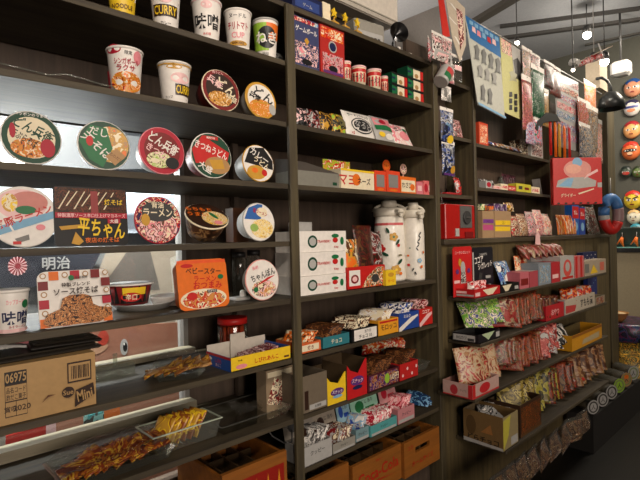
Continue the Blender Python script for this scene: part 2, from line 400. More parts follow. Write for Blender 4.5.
def tub(px, Y, k, w, h, d, name, label, cat, base, side, decals, tilt=12, yaw=0, r=.02, group=None, roll=0):
    """a shallow rectangular noodle tub standing on edge, its lid towards the room; px = (x of lid centre)"""
    p = at(px[0], px[1], Y); ti = R_(tilt*.6); z = top(k) if isinstance(k, int) else k; z += max(0, d*math.sin(ti)-.07*h*math.cos(ti))+.0005
    t = thing(name, label, cat, (p.x, Y, z), (-ti, 0, R_(yaw)), group)
    o = rrect(-w/2, 0, w/2, h, r); q = [(x*.86, h/2+(zz-h/2)*.86) for x, zz in o]; n = len(o)
    b = MB(); b.add([(x, .003, zz) for x, zz in o]+[(x, d, zz) for x, zz in q], [tuple(range(n-1, -1, -1)), tuple(range(n, 2*n))][1:]+[(i, (i+1) % n, n+(i+1) % n, n+i) for i in range(n)], side); b.build('tub', t)
    l = MB(); l.add([(x, 0, zz) for x, zz in o]+[(x, .004, zz) for x, zz in o], [tuple(range(n)), tuple(range(2*n-1, n-1, -1))]+[(i, n+i, n+(i+1) % n, (i+1) % n) for i in range(n)], base)
    l.decals(decals(w, h), lambda u, v, off: (u, -off, v)); l.build('lid', t)
    return t
def carton(x0, x1, yt, Yf, k, depth, name, label, cat, col, decals=None, side=None, sided=None, topc=None, yb=None, group=None, yaw=0, openm=None, wall=.0025, bev=0):
    """a closed or open box standing on shelf k; x0,x1 = the pixel columns of its front face"""
    z = top(k) if isinstance(k, int) else k
    yr = (yt+10)
    a, c = at(x0, yr, Yf), at(x1, yr, Yf); w = c.x-a.x; h = at((x0+x1)/2, yt, Yf).z-z
    t = thing(name, label, cat, (a.x, Yf, z), (0, 0, R_(yaw)), group)
    b = MB(); mside = side or col
    if openm is None:
        b.box(0, 0, 0, w, depth, h, col, bev=bev)
    else:
        b.box(0, 0, 0, w, depth, wall, openm); b.box(0, 0, 0, w, wall, h, col); b.box(0, depth-wall, 0, w, depth, h, openm); b.box(0, wall, 0, wall, depth-wall, h, mside); b.box(w-wall, wall, 0, w, depth-wall, h, mside)
    if side: b.decals([('r', 0, 0, depth, h, side)], leftface(0, depth, 0))
    if sided: b.decals(sided(depth, h), leftface(0, depth, 0), .0008)
    if topc: b.decals([('r', 0, 0, w, depth, topc)], topface(0, 0, h))
    if decals: b.decals(decals(w, h), front(0, 0, 0), .0005)
    b.build('box_body', t); t['_w'] = w; t['_h'] = h
    return t
def pillow(w, h, th, m, decals=None, n=10, crimp=.06, sag=0):
    """a sealed snack bag lying in XZ, front towards -Y"""
    b = MB(); vs = []; fs = []
    def prof(u, v):
        e = max(0, 1-abs(2*v-1)**6)**.6 if False else math.sin(math.pi*min(max((v-crimp)/(1-2*crimp), 0), 1))**.55
        f = math.sin(math.pi*min(max(u, 0.0), 1.0))**.6
        return th/2*e*f*(1+.12*math.sin(9*u+5*v)+.08*math.sin(21*v-7*u))+.0006
    for side in (-1, 1):
        for j in range(n+1):
            for i in range(n+1):
                u, v = i/n, j/n; ww = w*(1-.05*math.sin(math.pi*v))
                vs.append(((u-.5)*ww, side*prof(u, v), v*h))
    N = (n+1)*(n+1)
    for j in range(n):
        for i in range(n):
            a = j*(n+1)+i; fs.append((a, a+1, a+n+2, a+n+1)); fs.append((N+a, N+a+n+1, N+a+n+2, N+a+1))
    for j in range(n):
        a = j*(n+1); fs += [(a, a+n+1, N+a+n+1, N+a), (a+n, N+a+n, N+a+2*n+1, a+2*n+1)]
    for i in range(n): fs += [(i, N+i, N+i+1, i+1), (n*(n+1)+i, n*(n+1)+i+1, N+n*(n+1)+i+1, N+n*(n+1)+i)]
    b.add(vs, fs, m, True)
    if decals: b.decals(decals(w, h), lambda u, v, off: ((u), -prof(u/w+.5, v/h)-off-.0012, v), .0006)
    return b
def bag(name, label, cat, loc, w, h, th, m, decals=None, rot=(0, 0, 0), group=None, crimpc=None):
    o = pillow(w, h, th, m, decals).build(name, None, loc, rot)
    if crimpc:
        c = MB()
        for v0 in (0, h*.94):
            for i in range(14): c.box(-w/2+w*i/14, -.0016, v0, -w/2+w*(i+.55)/14, .0016, v0+h*.06, crimpc)
        c.build('crimped_seal', o)
    return tag(o, label, cat, group)
def copyone(o, loc, rot, label=None, scale=None):
    return clone(o, loc, rot, label, scale)
def hbag(name, label, cat, cx, yt, wpx, hpx, Y, m, decals=None, th=.02, group=None, yaw=0, header=None, lean=0):
    """a bag hanging with its top at pixel (cx, yt)"""
    s = mpp(cx, yt, Y); p = at(cx, yt, Y); w = s*wpx/ max(.35, math.sin(math.radians(46.96)+math.atan((320-cx)/480)) if False else 1)
    f = at(cx+wpx/2, yt, Y).x-at(cx-wpx/2, yt, Y).x; w = f if abs(yaw) < 20 else s*wpx
    h = p.z-at(cx, yt+hpx, Y).z
    t = thing(name, label, cat, (p.x, Y, p.z-h), (0, 0, R_(yaw)), group)
    pillow(w, h*.92, th, m, decals).build('bag', t)
    q = MB().box(-w/2, -.001, h*.9, w/2, .001, h, header or 'white'); q.box(-.004, -.0015, h*.965, .004, .0015, h*.985, 'black'); q.build('header_card', t)
    return t

# ================================================================= FIRST SHELVING, CUP NOODLES
Yc = D+.058
cup(107, 138, -22, 14, 1, Yc, 'noodle_cup', 'cup noodles with a yellow lower half at the top edge of the view', 'yellow', lambda r, h: [('r', -r*2, h*.42, r*2, h*.9, 'white'), ('t', 'BIG', 0, h*.55, h*.3, 'brown'), ('t', 'NOODLE', 0, h*.22, h*.1, 'brown')])
cup(150, 182, -9, 29, 1, Yc, 'noodle_cup', 'white cup noodles with yellow CURRY lettering on the top cup shelf', 'white', lambda r, h: [('r', -r*1.8, h*.8, r*1.8, h*.86, 'gold'), ('e', 0, h*.72, r*.5, h*.15, 'lpink'), ('r', -r*.95, h*.28, r*.95, h*.54, 'dbrown'), ('t', 'CURRY', 0, h*.41, h*.2, 'yellow', 0, r*1.7, .04), ('t', 'カレー', 0, h*.12, h*.08, 'dgrey')])
cup(191.5, 223, 4, 41, 1, Yc, 'noodle_cup', 'white cup noodles with big black miso character', 'white', lambda r, h: [('e', 0, h*.83, r*.4, h*.09, 'lpink'), ('t', '味噌', 0, h*.45, h*.36, 'black', 0, None, .035), ('t', 'みそ味', .0, h*.16, h*.07, 'red'), ('r', -r*1.6, h*.93, r*1.6, h*.97, 'lpink')])
cup(224, 253, 14, 51, 1, Yc, 'noodle_cup', 'white cup noodles with pink and red printed lettering', 'white', lambda r, h: [('t', 'ヌードル', 0, h*.82, h*.1, 'dgrey'), ('t', 'チリトマト', 0, h*.58, h*.18, 'crimson', 0, r*1.7, .03), ('t', 'CUP', 0, h*.36, h*.14, 'pink', 0, None, .03), ('e', 0, h*.17, r*.8, h*.06, 'gold'), ('t', 'NOODLE', 0, h*.17, h*.06, 'brown')])
cup(252.5, 279.5, 23, 58.5, 1, Yc, 'noodle_cup', 'lime green and orange cup noodles with black round emblem by the post', 'white', lambda r, h: [('r', -r*1.6, h*.3, r*.1, h*.88, 'lime'), ('r', r*.1, h*.5, r*1.6, h*.88, 'orange'), ('r', -r*1.6, h*.2, r*.3, h*.3, 'lime'), ('e', .006, h*.52, r*.85, h*.27, 'black'), ('t', 'ねぎ', .006, h*.52, h*.3, 'white', 0, None, .03), ('t', '塩味', 0, h*.12, h*.09, 'grey')], lidc='lgrey')
Yb = D+.12
bag('snack_pack', 'dark grey foil pack behind the lime green cup, beside the post', 'snack pack', (at(283, 58, D+.19).x, D+.19, top(1)), .09, .12, .03, pr(['dgrey', 'black', 'lgrey', 'dgrey'], 30), None, (R_(-8), 0, .1))
# second cup shelf
cup(107.5, 144, 52, 92.5, 2, Yc, 'noodle_cup', 'white cup noodles with red lettering and orange noodle picture', 'white', lambda r, h: [('e', -r*.7, h*.93, r*.5, h*.1, 'crimson'), ('e', r*.8, h*.8, r*.3, h*.14, 'pink'), ('t', '限定', .2*r, h*.86, h*.08, 'dgrey'), ('t', 'シンガポール', .1*r, h*.68, h*.13, 'crimson', 0, r*1.5, .03), ('t', 'ラクサ', .05*r, h*.54, h*.13, 'crimson', 0, None, .03), noodles_pic(.1*r, h*.24, r*1.05, h*.22, 'orange', 'dred'), ('r', -r*1.6, 0, -r*1.1, h*.5, 'crimson')])
cup(158, 192, 66, 102.5, 2, Yc, 'noodle_cup', 'white CURRY cup noodles beside the dark red bowl', 'white', lambda r, h: [('e', 0, h*.86, r*.5, h*.06, 'gold'), ('e', r*.45, h*.6, r*.7, h*.13, 'lpink'), ('r', r*.05, h*.2, r*1.35, h*.46, 'dbrown'), ('t', 'CURRY', r*.7, h*.33, h*.2, 'yellow', 0, r*1.2, .04), ('t', 'カップ', -r*.4, h*.14, h*.07, 'grey'), ('r', -r*1.7, h*.9, r*1.7, h*.93, 'gold')])
def ring(Rr, c, n=1.0): return ('e', 0, 0, Rr*.965*n, Rr*.965*n, c)
def d_red(Rr): return [ring(Rr, 'dred'), ('e', 0, 0, Rr*.8, Rr*.8, 'dbrown'), noodles_pic(-.1*Rr, -Rr*.42, Rr*.62, Rr*.36), ('t', 'どん', Rr*.3, Rr*.2, Rr*.55, 'cream', -.5, None, .04), ('t', '兵衛', -Rr*.3, Rr*.35, Rr*.4, 'lpink', -.5, None, .04), ('t', '肉うどん', -.1*Rr, Rr*.83, Rr*.14, 'lpink'), ('t', '特盛', Rr*.5, -Rr*.3, Rr*.3, 'cream', -.4)]
def d_yel(Rr): return [ring(Rr, 'gold'), ('e', 0, 0, Rr*.86, Rr*.86, 'white'), noodles_pic(0, -Rr*.42, Rr*.8, Rr*.46, 'orange', 'gold'), ('t', 'どん', Rr*.2, Rr*.3, Rr*.62, 'black', -.35, None, .05), ('t', '兵衛', -Rr*.38, Rr*.15, Rr*.36, 'black', -.35, None, .04), ('r', -Rr*.5, -Rr*.16, Rr*.5, -Rr*.1, 'gold'), ('e', Rr*.66, -Rr*.42, Rr*.22, Rr*.3, 'lgrey')]
round_lid_cup(223, 91, 42, 2, D+.02, 'noodle_bowl', 'dark red lidded noodle bowl tipped on edge beside CURRY cup', d_red, 'cream', 'dred', 18, 0, .55)
round_lid_cup(263, 100, 37, 2, D+.02, 'noodle_bowl', 'yellow and white lidded noodle bowl tipped on edge by the post', d_yel, 'gold', 'white', 16, 0, .5)
MB_ = tag(MB().box(-.006, 0, 0, .006, .05, .012, CRINK).build('film_scrap', None, (at(278, 98, D+.11).x, D+.10, top(2)), (0, 0, .3)), 'scrap of clear film behind the yellow bowl at the post', 'film')
# wire lying along the second shelf
pts = [at(x, y, D+.004) for x, y in ((-6, 62), (20, 68), (48, 75), (66, 74), (80, 78), (100, 84), (114, 87))]
tag(MB().tube(pts, .0022, FOG, 6).build('plastic_strip'), 'thin clear plastic strip running along the front edge of shelf', 'strip')
# third shelf: five round lids
def lidtxt(t1, t2, bg, ringc, c1, food, c2='white', rot=-.45, extra=()):
    return lambda Rr: [ring(Rr, ringc), ('e', 0, 0, Rr*.78, Rr*.78, bg), food(Rr), ('t', t1, Rr*.08, Rr*.3, Rr*.5, c1, rot, Rr*1.35, .045), ('t', t2, -Rr*.25, -Rr*.05, Rr*.32, c2, rot, Rr*.9, .04), *[tuple((e[0],)+tuple(v*Rr if isinstance(v, float) and i < 4 else v for i, v in enumerate(e[1:]))) for e in extra]]
round_lid_cup(33, 135.5, 53, 3, D+.02, 'noodle_bowl', 'dark green rimmed round noodle bowl, first under the clear strip', lidtxt('どん兵衛', '天ぷらそば', 'cream', 'dgreen', 'dgreen', lambda R: noodles_pic(-.1*R, -R*.4, R*.6, R*.36, 'orange', 'brown'), 'black', -.5, (('e', -.62, .2, .1, .28, 'crimson'), ('e', .5, -.35, .25, .35, 'crimson'), ('t', 'ニッポンのうまさ', 0.0, .86, .13, 'white'))), 'white', 'dgreen', 12)
round_lid_cup(106, 146, 49, 3, D+.02, 'noodle_bowl', 'bright green and orange round noodle bowl with white lettering', lambda Rr: [ring(Rr, 'dgreen'), ('e', .25*Rr, .05*Rr, Rr*.68, Rr*.74, pr(['orange', 'tan', 'gold', 'cream'], 45)), ('p', [(-.93*Rr, .1*Rr), (-.5*Rr, .78*Rr), (.1*Rr, .7*Rr), (.3*Rr, -.1*Rr), (-.1*Rr, -.9*Rr), (-.6*Rr, -.6*Rr)], 'green'), ('t', '天そば', -.28*Rr, -.05*Rr, Rr*.42, 'white', -.75, Rr*1.4, .06), ('t', 'だし', -.2*Rr, .52*Rr, Rr*.32, 'white', -.2, None, .06), ('e', -.55*Rr, .12*Rr, .13*Rr, .2*Rr, 'red'), ('p', [(.0*Rr, -.45*Rr), (.45*Rr, -.1*Rr), (.8*Rr, -.4*Rr), (.35*Rr, -.8*Rr)], 'tan'), ('t', '北のだし', .4*Rr, -.45*Rr, .14*Rr, 'brown', -.6)], 'white', 'grey', 12, -4)
round_lid_cup(164, 153.5, 47, 3, D+.02, 'noodle_bowl', 'crimson rimmed round noodle bowl with pale centre and bean soup picture', lidtxt('どん兵衛', 'きつね', 'dred', 'crimson', 'white', lambda R: noodles_pic(-.15*R, -R*.4, R*.55, R*.34, 'cream', 'brown', 'lime'), 'lpink', -.5, (('e', .4, -.5, .3, .25, 'black'), ('e', -.35, -.45, .2, .1, 'cream'))), 'pink', 'white', 12)
round_lid_cup(213.5, 156.5, 45, 3, D+.02, 'noodle_bowl', 'red noodle bowl with big white udon lettering and fried tofu picture', lambda Rr: [ring(Rr, 'dgreen'), ('p', [(-.93*Rr, .2*Rr), (-.4*Rr, .85*Rr), (.9*Rr, .2*Rr), (.75*Rr, -.2*Rr), (-.8*Rr, -.4*Rr)], 'red'), ('e', .25*Rr, -.42*Rr, .62*Rr, .38*Rr, 'tan'), ('p', [(-.15*Rr, -.2*Rr), (.5*Rr, -.15*Rr), (.6*Rr, -.55*Rr), (.0*Rr, -.6*Rr)], 'gold'), ('t', 'きつねうどん', 0, .25*Rr, .36*Rr, 'white', -.3, 1.6*Rr, .06), ('t', '大盛', -.35*Rr, -.55*Rr, .34*Rr, 'white', -.5, None, .06), ('r', -.35*Rr, .7*Rr, .35*Rr, .85*Rr, 'red'), ('t', '関西風味', 0, .77*Rr, .1*Rr, 'white')], 'white', 'dred', 12)
round_lid_cup(260.5, 164, 37, 3, D+.02, 'noodle_bowl', 'black and white lettered noodle bowl with yellow lower half', lambda Rr: [ring(Rr, 'white'), ('p', [(-.9*Rr, 0), (-.5*Rr, .8*Rr), (.4*Rr, .88*Rr), (.93*Rr, .2*Rr), (.9*Rr, -.3*Rr)], 'black'), ('t', 'カレー', .1*Rr, .42*Rr, .4*Rr, 'white', -.5, 1.2*Rr, .06), ('t', 'うどん', .2*Rr, .02*Rr, .34*Rr, 'cream', -.5, None, .06), ('e', -.2*Rr, -.5*Rr, .6*Rr, .38*Rr, 'gold'), ('e', .3*Rr, -.5*Rr, .18*Rr, .18*Rr, 'red'), ('e', -.3*Rr, -.4*Rr, .2*Rr, .14*Rr, 'orange')], 'gold', 'lgrey', 16, 0, .6)
# fourth shelf
round_lid_cup(25.5, 222, 60, 4, D+.03, 'noodle_bowl', 'white lidded ramen bowl with red lettering and pale blue stripe', lambda Rr: [ring(Rr, 'white'), ('e', -.05*Rr, .4*Rr, .72*Rr, .5*Rr, 'lpink'), ('e', .15*Rr, .48*Rr, .55*Rr, .36*Rr, (205, 130, 120)), ('e', -.4*Rr, .45*Rr, .22*Rr, .3*Rr, pr(['gold', 'cream', 'yellow'], 60)), ('e', .05*Rr, .22*Rr, .3*Rr, .14*Rr, 'green'), ('p', [(-.93*Rr, -.38*Rr), (.85*Rr, .2*Rr), (.93*Rr, -.02*Rr), (-.78*Rr, -.62*Rr)], (120, 170, 200)), ('p', [(-.45*Rr, -.28*Rr), (-.4*Rr, -.26*Rr), (-.25*Rr, -.55*Rr), (-.3*Rr, -.58*Rr)], 'white'), ('t', '焼豚ラーメン', -.02*Rr, .0*Rr, .3*Rr, 'red', .37, 1.75*Rr, .05), ('p', [(-.3*Rr, -.72*Rr), (.1*Rr, -.58*Rr), (.12*Rr, -.75*Rr), (-.2*Rr, -.85*Rr)], 'grey'), ('e', .45*Rr, -.35*Rr, .14*Rr, .1*Rr, 'pink'), ('r', -.35*Rr, -.9*Rr, -.12*Rr, -.8*Rr, 'red')], 'white', 'white', 8, 0, .4)
sY = D+.03; w_ = at(130, 215, sY).x-at(57, 215, sY).x; h_ = (at(93, 187, sY).z-top(4))
tub((93, 215), sY, 4, w_, h_*1.0, .05, 'noodle_tub', 'black square fried noodle tub with yellow brush lettering', 'instant noodles', 'black', 'black', lambda w, h: [('r', -w/2+.003, h*.5, w/2-.003, h-.004, pr(['dbrown', 'brown', 'dbrown', (120, 60, 40)], 40, 'noise', dist=4)), *[('p', [(-w*.45+i*w*.1, h*.62+(i % 2)*h*.05), (-w*.30+i*w*.1, h*.92), (-w*.285+i*w*.1, h*.92), (-w*.43+i*w*.1, h*.62+(i % 2)*h*.05)], 'cream') for i in range(7)], ('r', -.02*w, h*.56, .08*w, h*.93, (150, 60, 60)), ('e', .3*w, .75*h, .13*w, .09*h, 'dbrown'), ('t', '焼そば', .3*w, .75*h, .1*h, 'yellow'), ('r', -w/2+.002, h*.47, w/2-.002, h*.56, 'crimson'), ('t', '特製濃厚ソース辛口仕上げマヨネーズ', 0, h*.515, h*.07, 'lpink', 0, w*.92), ('p', [(-w*.45, h*.33), (-w*.12, h*.37), (-w*.1, h*.31), (-w*.42, h*.27)], 'gold'), ('t', '平ちゃん', .12*w, .29*h, .3*h, 'yellow', -.12, .66*w, .06), ('p', [(-.3*w, .05*h), (-.24*w, .24*h), (-.14*w, .08*h), (-.2*w, .0*h+.003)], 'gold'), ('t', '夜店の焼そば', .12*w, .1*h, .09*h, 'orange'), ('r', .2*w, .38*h, .38*w, .46*h, 'crimson'), ('t', '大盛', .29*w, .42*h, .07*h, 'white')], 6, 0, .012)
def jumble(*c): return pr(list(c), 38, 'noise', dist=2.2)
round_lid_cup(160, 222, 47, 4, D+.03, 'noodle_bowl', 'busy printed ramen bowl with dark lettering over pink noodle picture', lambda Rr: [ring(Rr, jumble('dbrown', 'cream', 'red', 'navy')), ('e', 0, -.3*Rr, .82*Rr, .6*Rr, jumble('cream', 'pink', 'brown', 'lpink')), ('e', 0, .35*Rr, .7*Rr, .42*Rr, 'dgrey'), ('t', '背油', 0, .62*Rr, .26*Rr, 'cream', 0, None, .05), ('t', 'ラーメン', 0, .3*Rr, .34*Rr, 'cream', 0, 1.25*Rr, .06), ('e', -.55*Rr, .0*Rr, .18*Rr, .25*Rr, 'gold')], 'crimson', 'lgrey', 14, 0, .4)
# tipped ramen bowl, lid up towards the room
t = round_lid_cup(209, 219, 43, 4, D+.05, 'noodle_bowl', 'brown ramen bowl tipped back showing yellow noodles and side lettering', lambda Rr: [ring(Rr, 'dbrown'), noodles_pic(.3*Rr, -.2*Rr, .6*Rr, .55*Rr, 'gold', 'yellow', 'cream'), ('e', .3*Rr, .0, .1*Rr, .3*Rr, 'green', .5), ('t', 'もちもち', -.25*Rr, .5*Rr, .28*Rr, 'orange', -.1, None, .05), ('t', 'うまい', -.4*Rr, .1*Rr, .3*Rr, 'orange', -.1, None, .05), ('e', .35*Rr, -.55*Rr, .2*Rr, .15*Rr, 'pink')], 'cream', pr(['brown', 'tan', 'brown', 'dbrown'], 30), 52, -8, .48)
t.location.z = top(4)+.086
round_lid_cup(261, 223, 38, 4, D+.04, 'noodle_bowl', 'white and blue noodle bowl with yellow noodles beside the post', lambda Rr: [ring(Rr, 'white'), ('p', [(-.9*Rr, .15*Rr), (-.6*Rr, .72*Rr), (0, .93*Rr), (.3*Rr, .9*Rr), (.1*Rr, .1*Rr)], (50, 100, 170)), noodles_pic(.15*Rr, -.35*Rr, .7*Rr, .5*Rr, 'cream', 'gold', 'yellow'), ('e', .2*Rr, .5*Rr, .35*Rr, .25*Rr, 'cream'), ('t', '塩ラーメン', .1*Rr, .5*Rr, .24*Rr, 'crimson', -.3, .9*Rr, .05), ('e', -.35*Rr, -.3*Rr, .25*Rr, .2*Rr, (150, 180, 90))], 'lgrey', 'white', 14, 0, .5)
carton(233, 248, 208, D+.2, 4, .05, 'snack_box', 'small brown box behind the white and blue bowl', 'box', 'brown')
# fifth shelf
cup(-6, 29, 289, 338, 5, Yc, 'noodle_cup', 'white miso cup noodles standing low beside the checked tub', 'white', lambda r, h: [('t', 'カップヌードル', .35*r, h*.72, h*.12, 'pink', 0, r*1.2, .03), ('e', .9*r, h*.66, r*.25, h*.1, 'green'), ('t', '味噌', .3*r, h*.36, h*.32, 'navy', 0, None, .05), ('r', -r*1.5, h*.02, r*1.5, h*.1, 'lpink'), ('t', 'みそラーメン', .4*r, h*.15, h*.06, 'crimson')])
sY = D+.02; w_ = at(113, 300, sY).x-at(41, 300, sY).x; h_ = at(77, 270, sY).z-top(5)
NOO = pr([(40, 16, 8), 'brown', (214, 140, 74), (120, 60, 26), (232, 170, 110), (50, 22, 12)], 34, 'noise', dist=5)
def checked(w, h):
    o = []; n = 7; s = w/n
    for i in range(n):
        for j in range(6):
            if 0 < i < n-1 and 0 < j < 5: continue
            x0, z0 = -w/2+i*s+.001, h-(j+1)*s*.95
            c = ('crimson', 'dred', 'orange')[(i*2+j) % 3] if (i+j) % 2 else None
            if c: o.append(('r', x0, z0, x0+s-.002, z0+s*.9, c))
            else: o += [('e', x0+s/2, z0+s/2, s*.3, s*.3, 'tan'), ('e', x0+s/2, z0+s/2, s*.2, s*.2, 'white')]
    o += [('e', -.06*w, .86*h, .04*w, .04*w, 'green'), ('t', '生活志向', .08*w, .86*h, .05*h, 'dgrey'), ('t', '特製ブレンド', .0*w, .74*h, .08*h, 'dbrown', 0, None, .02), ('t', 'ソース焼そば', 0, .62*h, .13*h, 'dbrown', 0, .62*w, .02),
          ('p', [(-.47*w, .1*h), (-.4*w, .03*h), (.3*w, .02*h), (.48*w, .12*h), (.49*w, .26*h), (.3*w, .3*h), (.22*w, .36*h), (.2*w, .5*h), (.1*w, .55*h), (-.1*w, .55*h), (-.2*w, .5*h), (-.24*w, .32*h), (-.42*w, .24*h)], NOO), ('r', .1*w, .485*h, .5*w, .5*h, 'dbrown')]
    return o
tub((77, 300), sY, 5, w_, h_, .05, 'noodle_tub', 'square fried noodle tub with red checked border and noodle picture', 'instant noodles', 'white', 'white', checked, 14, 0, .02)
w_ = at(230, 285, sY).x-at(180, 285, sY).x; h_ = at(205, 260, sY).z-top(5)
tub((205.5, 285), sY, 5, w_, h_*1.02, .05, 'noodle_tub', 'orange square noodle tub with black and red kana lettering', 'instant noodles', 'orange', 'orange', lambda w, h: [('r', -w/2+.003, .92*h, w/2-.003, .985*h, (230, 90, 40)), ('e', -.3*w, .88*h, .12*w, .04*h, 'red'), ('t', 'ベビースター', .02*w, .76*h, .13*h, 'dbrown', -.06, .7*w, .05), ('t', 'ラーメン', .04*w, .6*h, .12*h, 'red', -.06, .45*w, .05), ('t', 'おつまみ', .08*w, .47*h, .15*h, 'red', -.04, .6*w, .06), ('e', -.02*w, .2*h, .46*w, .2*h, 'cream'), ('e', -.02*w, .18*h, .42*w, .17*h, pr(['noodle', 'red', 'cream', 'brown'], 50)), ('e', -.25*w, .27*h, .1*w, .08*h, 'red'), ('r', .05*w, .31*h, .25*w, .37*h, 'black'), ('t', '焼きそば', .15*w, .34*h, .045*h, 'white'), ('e', .35*w, .62*h, .06*w, .05*h, 'green')], 14, 0, .02)
round_lid_cup(264.5, 283, 40, 5, D+.02, 'noodle_bowl', 'white round noodle bowl with black kana and red swoosh', lambda Rr: [ring(Rr, 'white'), ('e', .05*Rr, -.42*Rr, .72*Rr, .4*Rr, pr(['cream', 'noodle', 'lpink', 'brown', 'cream'], 45)), ('p', [(-.6*Rr, -.35*Rr), (.3*Rr, .1*Rr), (.8*Rr, .2*Rr), (.25*Rr, -.05*Rr)], 'red'), ('t', 'ちゃんぽん', .05*Rr, .25*Rr, .38*Rr, 'black', .25, 1.5*Rr, .06), ('e', -.45*Rr, -.45*Rr, .14*Rr, .12*Rr, 'green'), ('t', '長崎', -.4*Rr, .6*Rr, .18*Rr, 'pink', .2)], (232, 160, 150), 'white', 12, 0, .35)
# small red cup behind on a grey dish
def lowcup(x0, x1, yt, yb, Y, z, label, body, lidc, decals=None, name='noodle_cup'):
    xm = (x0+x1)/2; p = at(xm, yb, Y); r = mpp(xm, yb, Y)*(x1-x0)/2; h = at(xm, yt, Y).z-z; a0 = camang((p.x, Y))
    t = thing(name, label, 'instant noodles', (p.x, Y, z)); rb = r*.78
    b = MB().lathe([(rb, 0), (r*.96, h*.95)], body, 36)
    if decals: b.decals(decals(r, h), lambda u, v, off: ((rb+(r*.96-rb)*v/h+off+.0005)*math.cos(a0+u/r), (rb+(r*.96-rb)*v/h+off+.0005)*math.sin(a0+u/r), v))
    b.build('cup_body', t); MB().lathe([(r*.96, h*.93), (r*1.03, h*.95), (r*1.03, h), (r*.9, h+.001)], lidc, 36).build('lid', t); return t
def dish(x0, x1, y, Y, z, label, m, hh=.02, name='dish'):
    xm = (x0+x1)/2; p = at(xm, y, Y); r = mpp(xm, y, Y)*(x1-x0)/2
    o = MB().lathe([(r*.8, 0), (r*.97, hh*.9), (r, hh), (r*.96, hh), (r*.78, .004), (0.0, .004)], m, 36).build(name, None, (p.x, Y, z)); return tag(o, label, 'dish')
dish(113, 174, 316, D+.2, top(5), 'grey shallow dish under the small red noodle cup', mat('lgrey', .3, .2))
lowcup(107, 152, 283, 303, D+.2, top(5)+.019, 'red and black noodle cup with white lid standing on grey dish', 'dred', 'white', lambda r, h: [('r', -r, h*.1, r*1.2, h*.9, 'black'), ('r', -r*.3, h*.5, r*.8, h*.85, 'yellow'), ('e', .1*r, .4*h, .5*r, .22*h, 'red'), ('t', '辛口', .1*r, .4*h, .3*h, 'cream')])
dish(150, 192, 307, D+.22, top(5), 'white shallow dish between grey dish and orange tub', 'white', .03)
dish(-14, 22, 325, D+.26, top(5), 'white paper plate behind the miso cup on fifth shelf', 'white', .02, 'plate')
for x0, x1, yt, lab in ((234, 246, 252, 'empty clear jar behind the orange tub, nearer the window'), (247, 262, 250, 'empty clear jar behind the round white bowl')):
    p = at((x0+x1)/2, 300, D+.22); r = .03; h = at((x0+x1)/2, yt, D+.22).z-top(5); t = thing('glass_jar', lab, 'jar', (p.x, D+.22, top(5)))
    MB().lathe([(r, 0), (r, h*.8), (r*.8, h*.87), (r*.8, h*.9)], CLEAR, 24).build('jar_body', t); MB().lathe([(r*.84, h*.88), (r*.84, h)], 'black', 24).build('lid', t)
tag(MB().box(0, 0, 0, .06, .05, .012, 'lgrey', bev=.003).lathe([(.012, .012), (.010, .03), (.004, .034)], 'white', 16, c=(.045, .025, 0)).build('tape_dispenser', None, (at(236, 301, D+.09).x, D+.09, top(5))), 'small pale grey plastic lid beside the orange tub', 'lid')

# ================================================================= BEYOND THE WINDOW
YB = 2.1
def flat(name, label, cat, pts, Y, m, t=.004, decals=None, kind=None, group=None, yaw=0):
    """a board, poster or banner standing in the plane y=Y; pts are pixel corners"""
    P = [at(x, y, Y) for x, y in pts]; o = P[0].copy(); n = len(P)
    for p_ in P: p_.z = max(p_.z, 0)
    vs = [p-o for p in P]; b = MB()
    b.add([(v.x, 0, v.z) for v in vs]+[(v.x, t, v.z) for v in vs], [tuple(range(n)), tuple(range(2*n-1, n-1, -1))]+[(i, n+i, n+(i+1) % n, (i+1) % n) for i in range(n)], m)
    if decals: b.decals(decals(lambda x, y: ((at(x, y, Y)-o).x, (at(x, y, Y)-o).z)), lambda u, v, off: (u, -off, v), .0006)
    ob = b.build(name, None, o); return tag(ob, label, cat, group, kind)
def quadd(f, pts, c): return ('p', [f(*p) for p in pts], c)
def txt(f, s, x, y, hpx, c, Y, rot=0, maxpx=None, bold=.02):
    u, v = f(x, y); k = mpp(x, y, Y); return ('t', s, u, v, hpx*k, c, rot, maxpx*k*1.1 if maxpx else None, bold)
flat('shop_board', 'pale grey backing board beyond the window', 'board', [(-60, 60), (250, 60), (250, 252), (-60, 252)], 2.5, mat((96, 98, 100), .7))
flat('banner', 'navy banner with white characters and red sunburst beyond window', 'banner', [(-20, 252), (101, 252), (84, 287), (-20, 287)], YB, mat((44, 46, 56), .6), .004, lambda f: [('e', *f(17.5, 266), .03, .034, (150, 40, 50)), *[('p', [f(17.5, 266), (f(17.5, 266)[0]+.032*math.cos(i*math.pi/8-.07), f(17.5, 266)[1]+.036*math.sin(i*math.pi/8-.07)), (f(17.5, 266)[0]+.032*math.cos(i*math.pi/8+.07), f(17.5, 266)[1]+.036*math.sin(i*math.pi/8+.07))], 'lpink') for i in range(16)], ('e', *f(17.5, 266), .01, .011, (150, 40, 50)), txt(f, '明治', 56, 263, 13, 'lgrey', YB, 0, 44, .05)])
flat('poster', 'grey folded panel beyond window beside the navy banner', 'poster', [(84, 252), (106, 252), (78, 325), (-20, 325), (-20, 287), (82, 287)], YB+.02, mat((110, 112, 112), .7))
flat('poster', 'wide cream poster beyond window with slanting dark corner', 'poster', [(106, 250), (196, 250), (196, 330), (76, 330)], YB+.05, mat((150, 138, 122), .7), .004, lambda f: [quadd(f, [(128, 250), (150, 250), (160, 290), (100, 290)], (98, 92, 86)), quadd(f, [(170, 258), (186, 252), (186, 330), (176, 330)], (180, 174, 160))])
